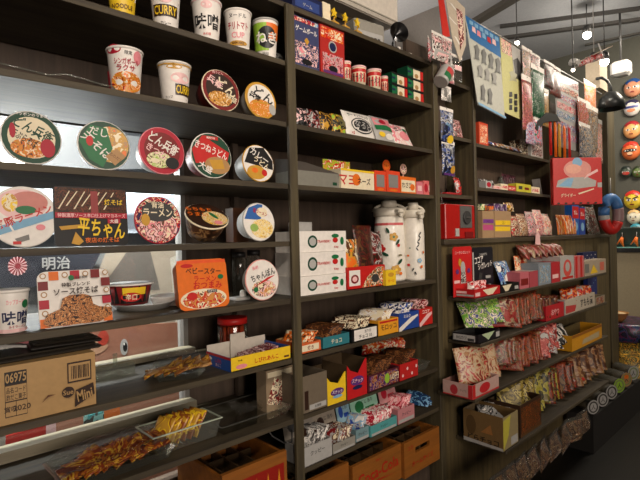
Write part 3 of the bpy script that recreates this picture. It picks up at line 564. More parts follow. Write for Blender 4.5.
flat('poster', 'brown close-up face poster with one large eye beyond window', 'poster', [(30, 330), (188, 322), (188, 900), (30, 900)], YB-.1, mat((156, 104, 82), .6), .004, lambda f: [quadd(f, [(30, 336), (60, 333), (74, 352), (30, 378)], (140, 100, 100)), ('e', *f(92, 348), .06, .028, (190, 146, 116)), ('e', *f(103, 338), .022, .03, (176, 60, 44)), ('e', *f(124, 347), .016, .034, 'lgrey'), ('e', *f(125, 347), .009, .019, 'black'), ('e', *f(124, 344), .003, .005, 'white')])
flat('sign_board', 'red and white board low beyond window under the carton', 'sign', [(6, 436), (50, 424), (50, 900), (6, 900)], YB-.2, 'red', .004, lambda f: [quadd(f, [(46, 425), (56, 422), (56, 450), (46, 456)], 'lpink')])
flat('sign_board', 'teal patterned board low beyond window under the clear tray', 'sign', [(84, 416), (118, 408), (118, 900), (84, 900)], YB-.2, pr(['teal', 'lteal', 'dgrey'], 60, 'cell'), .004, lambda f: [quadd(f, [(104, 411), (120, 407), (120, 416), (104, 420)], 'orange')])
# strip lights of the street-side showcase, seen through the glass
p0, p1 = at(-10, 183, 2.3), at(183, 194, 2.3)
o = tag(MB().box(p0.x, 2.28, p1.z-.02, p1.x, 2.32, p1.z+.0, mat((225, 238, 255), .5, 0, 1.3)).build('tube_light'), 'long white tube light beyond the window above the square black tub', 'light')
p = at(19, 180, 2.0); tag(MB().ball((0, 0, 0), .09, .09, .075, mat((255, 255, 250), .5, 0, 1.6), 20).build('globe_lamp', None, p), 'glowing round white lamp beyond window above the white ramen bowl', 'lamp')
flat('glow_panel', 'bright frosted back panel beyond window behind the fourth shelf', 'panel', [(-30, 186), (186, 194), (186, 232), (-30, 236)], 2.4, mat((160, 168, 178), .5, 0, .55))  # no lamp itself: emission stands in for lamp light falling on the panel
flat('glow_panel', 'dim frosted back panel beyond window behind the third shelf', 'panel', [(-30, 110), (184, 130), (184, 168), (-30, 172)], 2.42, mat((84, 86, 88), .5, 0, .2))  # weaker emission, again in place of light reaching the panel
# ================================================================= FIRST SHELVING, LOWER SHELVES
yf = D+.015
t = carton(-40, 95.5, 363, yf, 6, .19, 'cardboard_carton', 'kraft cardboard carton with black number 06975 on lower shelf', 'box', 'kraft',
  lambda w, h: [('r', w*.29, .12*h, w*.45, .9*h, 'dbrown'), ('r', w*.292, .68*h, w*.448, .89*h, 'black'), ('t', '06975', w*.37, h*.79, h*.17, 'kraft', 0, w*.15, .03), ('r', w*.294, .40*h, w*.446, .66*h, 'kraft'), ('t', '品名コード', w*.37, h*.58, h*.1, 'dbrown', 0, w*.14), ('t', '酢だこ菓子', w*.37, h*.46, h*.1, 'dbrown', 0, w*.14), ('r', w*.294, .14*h, w*.366, .38*h, 'kraft'), ('r', w*.37, .14*h, w*.446, .38*h, 'kraft'), ('t', '賞味', w*.33, h*.26, h*.1, 'dbrown'), ('t', '2020', w*.408, h*.26, h*.1, 'dbrown'),
   ('r', w*.76, .5*h, w*.96, .88*h, 'dbrown'), ('r', w*.77, .53*h, w*.95, .85*h, 'kraft'), *[('r', w*(.79+i*.0135), .57*h, w*(.79+i*.0135+(.009 if i % 3 else .005)), .81*h, 'dbrown') for i in range(11)], ('e', w*.76, .35*h, w*.05, .1*h, 'dbrown'), ('t', 'Sue', w*.76, .35*h, .09*h, 'kraft'), ('p', [(w*.81, .05*h), (w*.82, .36*h), (w*.97, .44*h), (w*.98, .22*h)], 'dbrown'), ('t', 'Mini', w*.895, .25*h, .2*h, 'kraft', .12, w*.13, .05), ('p', [(.55*w, .26*h), (.6*w, .38*h), (.66*w, .36*h), (.6*w, .34*h)], 'brown')], yb=415)
ct = t.location.z+t['_h']
for nm, lb, x, y, w, l, an in (('black_plastic_tray', 'black plastic food tray lying upside down across the kraft carton', 34, 352, .30, .13, .05), ('black_plastic_tray', 'dark grey rounded food tray on the carton, nearer its barcode', 66, 350, .17, .10, -.06)):
    p = at(x, y, D+.09); tag(MB().box(-w/2, -l/2, 0, w/2, l/2, .008, mat((40, 36, 32), .3), bev=.003).box(-w/2+.01, -l/2+.01, .008, w/2-.01, l/2-.01, .014, mat((52, 47, 40), .3), bev=.003).build(nm, None, (p.x, D+.11, ct+.001+(.016 if x > 50 else 0)), (0, 0, an)), lb, 'tray')
for i, (x, c, lb) in enumerate(((14, 'lgrey', 'white folded paper scrap on the black food tray, at the view edge'), (20, 'pink', 'pink folded paper scrap on the black food tray'))):
    tag(MB().box(-.03, -.015, 0, .03, .015, .006, c, X=Matrix.Rotation(.2, 4, 'Y')).build('paper_scrap', None, (at(x-6, 350, D+.14).x, D+.10+i*.045, ct+.030), (0, 0, .3*i)), lb, 'paper')
# clear price clip
t = thing('price_holder', 'clear acrylic price holder standing beside the kraft carton', 'price holder', (at(118, 372, D+.22).x, D+.24, top(6)))
MB().box(-.06, -.002, 0, .06, .002, .035, FOG).build('plate', t); MB().box(-.075, -.02, 0, .03, .03, .012, CRINK).build('base', t); MB().box(-.006, 0, .03, .006, .006, .07, FOG).build('clip', t)
def snacktray(name, label, x, y, k, Y, w, d, hh, fill, n, yaw=0, seed=1, flare=1.25, filllab='', fillgroup='', film=True, zz=None):
    rd = random.Random(seed); p = at(x, y, Y); z = zz if zz is not None else top(k)
    t = thing(name, label, 'snack tray', (p.x, Y, z), (0, 0, yaw))
    b = MB(); o = rrect(-w/2/flare, -d/2/flare, w/2/flare, d/2/flare, .01); q = [(x_*flare, y_*flare) for x_, y_ in o]; n_ = len(o)
    b.add([(a, c, .001) for a, c in o]+[(a, c, hh) for a, c in q]+[(a*1.06, c*1.06, hh+.001) for a, c in q], [tuple(range(n_-1, -1, -1))]+[(i, (i+1) % n_, n_+(i+1) % n_, n_+i) for i in range(n_)]+[(n_+i, n_+(i+1) % n_, 2*n_+(i+1) % n_, 2*n_+i) for i in range(n_)], FOG, True)
    b.build('tray', t)
    if film:
        b = MB(); N = 14; vs = []
        for j in range(N+1):
            for i in range(N+1):
                u, v = i/N*2-1, j/N*2-1; vs.append((u*w/2*1.02, v*d/2*1.02, hh+.004+.045*(1-u**6)*(1-v**6)+rd.uniform(-.003, .003)))
        b.add(vs, [(j*(N+1)+i, j*(N+1)+i+1, (j+1)*(N+1)+i+1, (j+1)*(N+1)+i) for j in range(N) for i in range(N)], CRINK, False).build('film', t)
    # the snack sheets inside
    proto = None; ca, sa = math.cos(yaw), math.sin(yaw)
    for i in range(n):
        f = (i+.5)/n-.5; lx, ly = f*w*.72, rd.uniform(-.08, .04)*d
        loc = (p.x+lx*ca-ly*sa, Y+lx*sa+ly*ca, z+.030)
        rot = (rd.uniform(-.03, .03), R_(-17)+rd.uniform(-.03, .03), yaw+rd.uniform(-.05, .05))
        if proto is None:
            b = MB(); N = 8; sw, sd = w/n*2.9, d*.74; vs = []
            for s in (0, .004):
                for j in range(N+1):
                    for i2 in range(N+1):
                        u, v = i2/N, j/N; vs.append(((u-.5)*sw, (v-.5)*sd, s+.006*math.sin(5*u+3*v)+.004*math.sin(11*v)))
            M_ = (N+1)**2; fs = []
            for j in range(N):
                for i2 in range(N):
                    a = j*(N+1)+i2; fs += [(a, a+N+1, a+N+2, a+1), (M_+a, M_+a+1, M_+a+N+2, M_+a+N+1)]
                a = j*(N+1); fs += [(a, M_+a, M_+a+N+1, a+N+1), (a+N, a+2*N+1, M_+a+2*N+1, M_+a+N)]
                fs += [(j, j+1, M_+j+1, M_+j), (N*(N+1)+j, M_+N*(N+1)+j, M_+N*(N+1)+j+1, N*(N+1)+j+1)]
            b.add(vs, fs, fill, True); proto = b.build('snack_sheet', None, loc, rot); tag(proto, filllab, 'snack', fillgroup)
        else: copyone(proto, loc, rot)
KABA = pr([(112, 44, 20), (190, 110, 30), (150, 62, 24), (228, 176, 50), (130, 50, 22)], 18, 'noise', .25, dist=1.5)
KABY = pr(['gold', (170, 90, 30), 'gold', 'yellow'], 24, 'noise', .3)
snacktray('snack_tray', 'clear tray of glazed brown fish sheets at lower shelf front', 113, 460, 7, D+.105, .30, .17, .028, KABA, 9, 0.02, 3, 1.12, 'glazed brown and yellow fish sheet heaped in the frontmost clear tray', 'fish sheets in the front clear tray')
snacktray('snack_tray', 'clear tray of yellow snacks beside blue and yellow carton', 179, 374, 6, D+.09, .155, .13, .024, pr([(120, 70, 30), 'gold', (150, 90, 40), 'tan'], 30, 'noise', .25), 4, -.5, 5, 1.35, 'yellow-brown snack sheet in the clear tray beside the yellow carton', 'snack sheets in the flared tray')
# plastic tub with yellow snacks
def openbin(name, label, x0, x1, k, Yf, d, h, m, rim=None, yaw=0, zz=None, cat='container'):
    a, c = at(x0, 420, Yf), at(x1, 420, Yf); w = c.x-a.x; t = thing(name, label, cat, (a.x, Yf, zz or top(k)), (0, 0, yaw)); e = .003; s = .012
    def shell(x0, y0, x1, y1, g): return [(x0+g, y0+g), (x1-g, y0+g), (x1-g, y1-g), (x0+g, y1-g)]
    b = MB(); lo = shell(0, 0, w, d, s); hi = shell(0, 0, w, d, 0)
    b.add([(x, y, .002) for x, y in lo]+[(x, y, h) for x, y in hi], [(3, 2, 1, 0)]+[(i, (i+1) % 4, 4+(i+1) % 4, 4+i) for i in range(4)], m); b.build('tub', t)
    b = MB(); o, i_ = shell(0, 0, w, d, -.004), shell(0, 0, w, d, .001)
    b.add([(x, y, h) for x, y in o]+[(x, y, h) for x, y in i_]+[(x, y, h+.003) for x, y in o]+[(x, y, h+.003) for x, y in i_], [f for i in range(4) for f in ((i, (i+1) % 4, 4+(i+1) % 4, 4+i), (8+i, 12+i, 12+(i+1) % 4, 8+(i+1) % 4), (i, 8+i, 8+(i+1) % 4, (i+1) % 4))], rim or m); b.build('rim', t); return t, w
t, w = openbin('plastic_tub', 'clear rectangular plastic tub holding yellow wrapped snacks', 153, 221, 7, D+.05, .12, .06, FOG, mat((190, 200, 180), .2))
pk = None
for i in range(6):
    loc = (t.location.x+.035+i*.021, D+.112, top(7)+.012)
    if pk is None:
        b = pillow(.075, .085, .012, pr(['gold', 'yellow', (150, 80, 30), 'gold'], 24)); pk = tag(b.build('snack_packet', None, loc, (R_(-34), 0, -1.25)), 'yellow wrapped snack standing in the clear rectangular tub', 'snack', 'yellow snacks in the clear tub')
    else: copyone(pk, loc, (R_(-34), .02*(i % 3), -1.25))
openbin('plastic_tray', 'large clear crinkled tray, nearly empty, beside the snack tub', 222, 292, 7, D+.04, .2, .03, CLEAR, FOG)
pk = None
for i in range(4):
    loc = (at(243+9*i, 405, D+.14).x, D+.13, top(7)+.016)
    if pk is None: pk = tag(pillow(.05, .05, .016, CRINK, None, 10).build('empty_wrapper', None, loc, (R_(-60), 0, .3)), 'crumpled empty clear wrapper in the large clear tray', 'wrapper', 'crumpled wrappers in the clear tray')
    else: copyone(pk, loc, (R_(-60-5*(i % 3)), 0, .3+i*.15))
carton(266, 293, 368, D+.11, 7, .06, 'snack_box', 'small pictured snack box beside the post above wrappers', 'box', (150, 130, 104), lambda w, h: [('p', [(0, .2*h), (.5*w, .1*h), (.8*w, .6*h), (.3*w, .8*h)], jumble('dred', 'cream', 'dgrey')), ('t', 'よっちゃん', .5*w, .3*h, .18*h, 'dred', 0, .9*w), ('r', .05*w, .82*h, .95*w, .95*h, 'cream')])
# blue and yellow carton with tear-off flap
t = carton(231, 290.5, 352, D-.0, 6, .15, 'display_carton', 'open yellow and blue sweets carton with red kana lettering', 'box', 'yellow', lambda w, h: [('t', 'しびれあんこ', .58*w, .45*h, .36*h, 'red', 0, .58*w, .05), ('t', '木の実', .14*w, .72*h, .12*h, 'dbrown'), ('e', .16*w, .28*h, .09*w, .17*h, 'pink'), ('r', .88*w, .2*h, .97*w, .34*h, 'brown')],
 side=(30, 80, 160), sided=lambda d, h: [('r', 0, .82*h, d, h, 'red'), ('t', 'しびれ', .5*d, .55*h, .3*h, 'red', 0, .7*d, .05), ('t', 'あんこ', .5*d, .25*h, .24*h, 'lpink', 0, .6*d, .04), ('e', .15*d, .6*h, .1*d, .12*h, 'white')], openm=mat((190, 182, 170), .6))
w = t['_w']; h = t['_h']
MB().box(0, .146, h-.001, w, .149, h+.02, mat((190, 182, 170), .6)).box(.36*w, .138, h*.2, .40*w+.05, .141, h+.045, mat((190, 182, 170), .6)).build('flap', t)
ba = None
for i in range(8):
    loc = (t.location.x+.36*w+.019*i, t.location.y+.045, t.location.z+.012+.002*i)
    if ba is None: ba = tag(MB().box(-.008, 0, 0, .008, .085, .014, pr([(110, 40, 60), 'lpink', (110, 40, 60), 'dred'], 40), bev=.003).build('candy_bar', None, loc, (0, .1, -.3)), 'maroon striped candy stick lying in the yellow and blue carton', 'candy', 'candy sticks in the yellow carton')
    else: copyone(ba, loc, (0, .1, -.3+.02*i))
# red-lid jar of sticks behind
p = at(233, 350, D+.205); r = mpp(233, 330, D+.205)*15; h = at(233, 317, D+.205).z-top(6); t = thing('candy_jar', 'round jar of orange-red snack sticks with red lid behind carton', 'jar', (p.x, D+.205, top(6)))
MB().lathe([(r, 0), (r, h*.8), (r*.94, h*.84)], CLEAR, 28).build('jar_body', t); MB().lathe([(r*.98, h*.84), (r*.98, h), (r*.9, h)], 'red', 28).build('lid', t)
st = None
for i in range(26):
    a = i*2.4; rr = r*.8*math.sqrt((i+.5)/26); loc = (p.x+rr*math.cos(a), p.y+rr*math.sin(a), top(6)+.004)
    if st is None: st = tag(MB().lathe([(.005, 0), (.006, h*.4), (.005, h*.75)], (200, 70, 30), 8).build('snack_stick', None, loc), 'orange-red snack stick inside the red lidded jar', 'snack', 'snack sticks in the jar')
    else: copyone(st, loc, (random.uniform(-.012, .012), random.uniform(-.012, .012), 0))
# ================================================================= WOODEN DRINK CRATES
def crate(x0, x1, yt, Yf, label, decals, z=None, yaw=0, col='crate', depth=.30, h=None, hole=False, cells=(4, 3)):
    z = SZ[9]+TK/2+.001 if z is None else z; a, c = at(x0, yt+10, Yf), at(x1, yt+10, Yf); w = c.x-a.x; h = h or at((x0+x1)/2, yt, Yf).z-z
    t = thing('drink_crate', label, 'crate', (a.x, Yf, z), (0, 0, yaw)); wd = wood('crate_wood_'+str(col), tuple(int(v*.8) for v in PAL[col]), PAL[col], 0)
    b = MB()
    if hole: 
        b.box(0, 0, 0, w, .014, h*.58, wd).box(0, 0, h*.74, w, .014, h, wd).box(0, 0, h*.58, w*.3, .014, h*.74, wd).box(w*.7, 0, h*.58, w, .014, h*.74, wd)
    else: b.box(0, 0, 0, w, .014, h, wd)
    b.decals(decals(w, h), front(0, 0, 0), .0006); b.build('front_board', t)
    MB().box(0, depth-.014, 0, w, depth, h, wd).build('rear_board', t)
    MB().box(0, .014, 0, .012, depth-.014, h*.97, wd).build('side_board', t); MB().box(w-.012, .014, 0, w, depth-.014, h*.97, wd).build('side_board', t)
    MB().box(.012, .014, 0, w-.012, depth-.014, .01, wd).build('bottom_board', t)
    b = MB(); dk = wood('crate_divider', (60, 44, 26), (92, 68, 38), 0)
    for i in range(1, cells[0]): b.box(w*i/cells[0]-.003, .014, .01, w*i/cells[0]+.003, depth-.014, h*.85, dk)
    for j in range(1, cells[1]): b.box(.012, depth*j/cells[1]-.003, .01, w-.012, depth*j/cells[1]+.003, h*.849, dk)
    b.build('bottle_divider', t); return t
crate(222, 287, 463, D+.003, 'red and yellow wooden crate with diamond pattern under snack shelf', lambda w, h: [('r', .05*w, 0, .95*w, .88*h, (150, 30, 18)), *[('p', [(.05*w+.18*w*(i+.5)-.075*w, .38*h), (.05*w+.18*w*(i+.5), .84*h), (.05*w+.18*w*(i+.5)+.075*w, .38*h), (.05*w+.18*w*(i+.5), -.0*h)], (220, 140, 36)) for i in range(5)], *[('t', '不二', .05*w+.18*w*(i+.5), .38*h, .16*h, (150, 30, 18), 0, .1*w) for i in range(5)]])
crate(299, 349, 474, D+.003, 'plain yellow wooden crate beside the post, mostly below the view', lambda w, h: [('t', '飲料', .5*w, .3*h, .2*h, (150, 30, 18))])
crate(352.5, 402.5, 455, D-.012, 'yellow wooden drink crate with red Coca-Cola script', lambda w, h: [('t', 'ENJOY', .5*w, .86*h, .08*h, (170, 40, 20)), ('t', 'Coca-Cola', .5*w, .56*h, .32*h, (170, 36, 18), .03, .82*w, .02), ('p', [(.16*w, .3*h), (.5*w, .34*h), (.84*w, .26*h), (.5*w, .3*h)], (170, 36, 18))])
crate(404, 439.5, 435, D-.03, 'yellow wooden crate with a hand slot and red kana', lambda w, h: [('t', 'コカ', .16*w, .8*h, .13*h, (150, 34, 18), 0, None, .04), ('t', 'ホームサイズ', .5*w, .3*h, .17*h, (170, 36, 18), 0, .72*w, .05)], hole=True, h=None)
tag(MB().tube([at(265, 425, D+.12), at(272, 436, D+.1), at(284, 443, D+.09), at(292, 442, D+.09), at(292, 430, D+.1), at(280, 426, D+.12), at(268, 428, D+.13)], .003, 'dgrey', 6).build('cable_loop'), 'loop of dark grey cable lying in the red patterned crate', 'cable')

# ================================================================= MIDDLE BAY
def sachet_row(n, x, Y, z, dx, w, h, th, m, label, group, name='snack_packet', cat='snack', lean=-14, yaw=0, dec=None, dy=0, jit=.03, dz=0):
    """a row of packets: side by side when they fit, else filed one behind the other along the shelf"""
    o = None; rd = random.Random(int(x*1000)+n); jit = min(jit, .03)
    if dx < w*1.02: yaw = -1.25; th = min(th, .55*dx*math.cos(R_(lean))); jit = min(jit, .014)
    for i in range(n):
        loc = (x+dx*i, Y+dy*i+rd.uniform(-.002, .002), z+dz*i+th/2*math.sin(R_(abs(lean)))); rot = (R_(lean)+rd.uniform(-jit, jit), rd.uniform(-jit, jit), yaw+rd.uniform(-jit, jit))
        if o is None: o = bag(name, label, cat, loc, w, h, th, m, dec, rot, group)
        else: copyone(o, loc, rot)
    return o
def px(x, Y): return at(x, 230, Y).x
# top shelf with toys, horn, boxes, and the air conditioner above
z0 = SZ[0]+TK/2+.001
carton(292, 322, -4, D+.03, z0, .1, 'toy_box', 'navy boxed toy on top of the shelving below air conditioner', 'box', 'navy', lambda w, h: [('r', .1*w, .3*h, .9*w, .8*h, (50, 70, 130)), ('t', 'ゲーム', .5*w, .5*h, .2*h, 'lgrey')])
carton(323, 330.5, 3, D+.03, z0, .06, 'toy_box', 'narrow cream box on shelving top beside navy boxed toy', 'box', 'cream')
tl = None
for i, (x, s) in enumerate(((339, 1.0), (350, .8), (362, .75))):
    b = MB(); b.box(-.02, -.012, 0, .02, .012, .012, 'gold', bev=.002); b.tube([(0, 0, .01), (0, 0, .03)], .003, 'gold')
    pts = []
    for j in range(10):
        r = .02 if j % 2 == 0 else .009; pts.append((r*math.sin(j*math.pi/5), .047+r*math.cos(j*math.pi/5)))
    n = 10; b.add([(x_, -.004, z_) for x_, z_ in pts]+[(x_, .004, z_) for x_, z_ in pts], [tuple(range(n)), tuple(range(2*n-1, n-1, -1))]+[(j, n+j, n+(j+1) % n, (j+1) % n) for j in range(n)], 'yellow')
    tag(b.build('star_ornament', None, (px(x, D+.02), D+.02, z0), (0, 0, .2), ), ['largest yellow star toy on shelving top under air conditioner', 'middle one of three yellow star toys on shelving top', 'yellow star toy on shelving top nearest the grey speaker box'][i], 'toy', 'yellow star toys on the shelving top')
b = MB().box(-.085, 0, 0, .085, .1, .1, (150, 146, 136), bev=.008)
b.decals([('r', -.07, .012, .07, .05, 'lgrey'), *[('r', -.06+i*.02, .018, -.046+i*.02, .03, 'dgrey') for i in range(6)]], front(0, 0, 0)); b.build
sp = tag(b.build('megaphone_box', None, (px(375, D+.05), D+.05, z0), (0, 0, -.15)), 'grey plastic speaker box on shelving top beside black horn', 'speaker')
hn = thing('horn', 'small black horn on a curved stem atop the shelving', 'horn', (px(397, D+.03), D+.03, z0))
MB().lathe([(.03, 0), (.028, .004), (.006, .006)], 'black', 20).tube([(0, 0, .004), (0, 0, .03), (.006, 0, .055), (.022, 0, .072)], .005, 'black').build('stem', hn)
MB().lathe([(.006, 0), (.012, .015), (.026, .032), (.045, .042), (.046, .043), (.026, .034), (.0, .02)], mat('black', .3), 24, X=Matrix.Translation((.016, -.0, .066)) @ Matrix.Rotation(R_(50), 4, 'Y')).build('bell', hn)
tag(MB().box(-.045, -.015, 0, .045, .015, .014, 'white', bev=.004).lathe([(.012, .012), (.012, .03), (.002, .034)], 'white', 16, c=(-.03, 0, 0)).build('plastic_clamp', None, (px(409, D+.03), D+.04, z0), (0, 0, -.2)), 'small white plastic clamp on shelving top beside the horn', 'clamp')
flat('grey_board', 'large grey board leaning behind the horn on shelving top', 'board', [(396, 23), (440, 5), (440, 62), (396, 50)], BACK-.03, mat((128, 124, 122), .7), .01)
ac = thing('air_conditioner', 'white wall air conditioner above the shelving top', 'air conditioner', (0, 0, 0))
aY = BACK-.14; a, c = at(300, 10, aY), at(399, 20, aY); zb = at(399, 26, aY).z
MB().box(a.x-.3, aY, zb, c.x, BACK+.008, zb+.28, mat((226, 218, 204), .4), bev=.012).build('housing', ac)
MB().box(a.x-.27, aY+.02, zb-.004, c.x-.03, aY+.09, zb+.001, mat((150, 144, 134), .5)).build('outlet_louver', ac)
MB().box(a.x-.28, aY-.004, zb+.012, c.x-.01, aY+.001, zb+.018, mat((170, 164, 150), .5)).build('seam_strip', ac)
# shelf 1
def boxart(c1, c2, t): return lambda w, h: [('r', .03*w, .9*h, .97*w, .98*h, jumble('lblue', 'cream', 'red', 'navy')), ('t', t, .5*w, .76*h, .12*h, 'white', 0, .86*w, .05), ('r', .04*w, .06*h, .96*w, .5*h, jumble(c1, c2, 'lpink', 'dgrey')), ('p', [(.4*w, .55*h), (.5*w, .62*h), (.6*w, .55*h), (.5*w, .46*h)], 'gold'), ('e', .5*w, .12*h, .2*w, .06*h, 'black'), ('e', .3*w, .3*h, .16*w, .1*h, jumble('pink', 'lgrey', 'white'))]
carton(293.5, 318.5, 19, D+.012, 1, .05, 'game_box', 'dark blue tall game box with white kana beside the post', 'box', (60, 66, 104), boxart((80, 80, 110), 'navy', 'ゲームボール'))
carton(320, 344, 28, D+.012, 1, .05, 'game_box', 'red tall game box with round blue emblem', 'box', (176, 40, 34), lambda w, h: [('r', .04*w, .74*h, .96*w, .96*h, jumble('red', 'orange', 'cream')), ('t', 'スーパーボール', .5*w, .84*h, .1*h, 'cream', -.05, .86*w, .05), ('e', .5*w, .6*h, .17*w, .12*h, 'lgrey'), ('e', .5*w, .6*h, .13*w, .09*h, 'navy'), ('r', .08*w, .06*h, .92*w, .44*h, jumble('dred', 'pink', 'lgrey', 'red')), ('e', .5*w, .14*h, .18*w, .07*h, 'black'), ('r', .1*w, .03*h, .9*w, .09*h, (100, 50, 110))])
tag(MB().lathe([(.008, 0), (.008, .02), (.012, .03), (.012, .06), (.004, .066)], 'gold', 16).build('yellow_whistle', None, (px(347.5, D+.1), D+.1, top(1)+.0)), 'small yellow toy whistle behind the red game box', 'toy')
for i, (x0, x1, yt) in enumerate(((342.5, 355, 64), (354.5, 370, 69), (370, 385, 72), (384, 391.5, 78))):
    xm = (x0+x1)/2; Y = D+.032; r = mpp(xm, 85, Y)*(x1-x0)/2; h = at(xm, yt, Y).z-top(1); a0 = camang((px(xm, Y), Y))
    t = thing('snack_cup', ['cream and red snack cup half behind the red game box', 'widest cream and red snack cup on the middle shelf', 'cream and red snack cup third from the game box', 'small cream and red snack cup beside green box stack'][i], 'snack cup', (px(xm, Y), Y, top(1)), (0, 0, 0), 'cream and red snack cups')
    b = MB().lathe([(r*.86, 0), (r*.95, h*.92)], 'cream', 28)
    b.decals([('r', -r*1.4, h*.66, r*1.4, h*.84, 'red'), *[('r', -r*1.3+j*r*.5, .12*h, -r*1.05+j*r*.5, .6*h, 'red') for j in range(6)], ('t', 'ラーメン', 0, h*.4, h*.3, 'dbrown', 0, r*1.6, .05)], lambda u, v, off: ((r*.86+r*.09*v/h+off+.0008)*math.cos(a0+u/r), (r*.86+r*.09*v/h+off+.0008)*math.sin(a0+u/r), v)); b.build('cup_body', t)
    MB().lathe([(r*.95, h*.9), (r, h*.92), (r, h), (r*.9, h)], 'lpink', 28).build('lid', t)
t0 = None
bx = []
for ci, (x0, ys) in enumerate(((395, (75.5, 87)), (411, (70, 82, 92)))):
    Y = D+.02; cw = px(x0+15.6, Y)-px(x0, Y)-.003; n = len(ys); hh = (at(x0+8, ys[0], Y).z-top(1))/n
    for j in range(n):
        t = thing('gum_box', ['green white and red small box, %s of the two-high pile' % ('bottom', 'top')[j] if ci == 0 else '', 'green white and red small box, %s of the three-high pile' % ('bottom', 'middle', 'top')[j] if ci == 1 else ''][ci], 'box', (px(x0, Y)+.002, Y, top(1)+j*(hh+.0006)), (0, 0, 0), 'green white and red small boxes')
        b = MB().box(0, 0, 0, cw, .06, hh, 'dgreen'); b.decals([('r', .35*cw, 0, .8*cw, hh, 'cream'), ('r', .8*cw, 0, cw, hh, 'red'), ('p', [(.0, .1*hh), (.35*cw, .3*hh), (.35*cw, .7*hh), (0, .9*hh)], 'green'), ('e', .55*cw, .3*hh, .12*cw, .2*hh, 'tan'), ('r', 0, .42*hh, .2*cw, .6*hh, 'navy'), ('r', 0, .86*hh, cw, hh, 'black'), ('r', 0, 0, cw, .06*hh, 'black')], front(0, 0)); b.build('box_body', t)  # black bands paint in the shaded gaps between stacked boxes
        MB().box(.1*cw, -.0, hh*.98, .9*cw, .058, hh+.0003, 'navy').build('label_strip', t)
# shelf 2: foil bags
def fpack(x0, x1, yt, k, Y, label, m, dec=None, lean=-12, th=.03, name='snack_bag', group=None, yaw=0):
    w = (px(x1, Y)-px(x0, Y))*.92; z = top(k) if isinstance(k, int) else k; h = (at((x0+x1)/2, yt, Y).z-z)/math.cos(R_(lean))
    return bag(name, label, 'snack bag', (px((x0+x1)/2, Y), Y, z+.003), w, h, th, m, dec, (R_(lean), 0, yaw), group)
fpack(297, 312, 108, 2, D+.06, 'dark patterned snack bag next to the post, second shelf', pr(['dgrey', 'black', 'lpink', 'dgrey'], 40))
fpack(311, 325, 110, 2, D+.06, 'black and red patterned snack bag on the second shelf', pr(['black', 'dred', 'lgrey', 'black'], 40))
fpack(323, 338, 113, 2, D+.06, 'black snack bag with yellow flecks on the second shelf', pr(['black', 'dbrown', 'gold', 'dgrey'], 40))
fpack(335, 353, 115, 2, D+.06, 'yellow green and black snack bag beside white ramen bag', pr(['lime', 'gold', 'black', 'olive'], 30))
fpack(348, 380, 113, 2, D+.045, 'white snack bag with black oval and brush lettering', 'white', lambda w, h: [('t', 'ラーメンスナック', 0, h*.84, h*.13, 'black', 0, w*.86, .05), ('e', .04*w, h*.45, w*.36, h*.3, 'black'), ('e', .04*w, h*.45, w*.33, h*.26, 'white'), ('e', .04*w, h*.45, w*.29, h*.22, 'black'), ('t', 'なると', .04*w, h*.45, h*.26, 'lgrey', -.2, w*.5, .05), ('t', '×2', -.3*w, .14*h, .1*h, 'red')], -16)
fpack(378, 399, 117, 2, D+.04, 'pink topped snack bag with dark green band', 'lgrey', lambda w, h: [('r', -w*.42, h*.62, w*.42, h*.92, 'pink'), ('e', 0, h*.76, w*.18, h*.1, 'crimson'), ('r', -w*.42, h*.42, w*.42, h*.6, 'green'), ('e', -.2*w, h*.26, w*.14, h*.1, 'yellow'), ('e', .15*w, h*.2, w*.2, h*.1, 'white')], -20)
fpack(395, 417, 124, 2, D+.04, 'white snack bag with pink flower print and black lettering', pr(['white', 'lpink', 'white', 'pink'], 26), lambda w, h: [('t', 'だし', -.1*w, h*.7, h*.2, 'black', .2, None, .05), ('e', .1*w, .4*h, .24*w, .2*h, 'pink'), ('e', .25*w, .7*h, .1*w, .1*h, 'green')], -26)
# shelf 3
yS = D+.03
t = carton(296, 341, 172, yS, 3, .12, 'grey_box', 'grey cardboard box with slanted dark lid beside the post', 'box', (128, 126, 116), lambda w, h: [('r', .8*w, .2*h, .9*w, .4*h, 'dgreen')])
w, h = t['_w'], t['_h']; MB().add([(0, 0, h), (w, 0, h), (w, .12, h), (0, .12, h), (0, .05, h+.045), (0, .12, h+.055), (.35*w, .12, h+.05), (.35*w, .04, h+.04)], [(0, 1, 7, 4), (1, 2, 6, 7), (4, 7, 6, 5), (0, 4, 5, 3), (3, 5, 6, 2)], (84, 78, 72)).build('open_lid', t)
t = carton(341, 374, 170, yS-.01, 3, .12, 'display_carton', 'cream candy carton with red and brown kana', 'box', 'cream', lambda w, h: [('t', 'マヨ', .18*w, .45*h, .5*h, 'red', 0, None, .05), ('e', .45*w, .5*h, .12*w, .3*h, 'orange'), ('t', 'ネーズ', .68*w, .45*h, .36*h, 'dbrown', 0, .4*w, .05), ('r', 0, .9*h, w, h, 'yellow')], openm=mat('tan', .6))
MB().box(.0, .1, t['_h'], t['_w']*.8, .104, t['_h']+.05, pr(['cream', 'red', 'lime', 'gold'], 34)).build('header_flap', t)
sachet_row(9, px(343, D+.06), D+.06, top(3)+.01, .0125, .035, .062, .012, pr(['dred', 'brown', 'cream', 'red'], 40), 'brown and red candy packet standing in the cream carton', 'candy packets in the cream carton')
for i, (x0, x1, lb) in enumerate(((374.8, 386, 'orange-red snack box with grey window, beside cream carton'), (386.5, 400, 'orange-red snack box with grey window, under round orange sign'))):
    carton(x0, x1, 171, yS-.012, 3, .09, 'snack_box', lb, 'box', (222, 70, 36), lambda w, h: [('r', .15*w, .22*h, .85*w, .82*h, (134, 130, 126)), ('e', .5*w, .1*h, .3*w, .06*h, 'orange')])
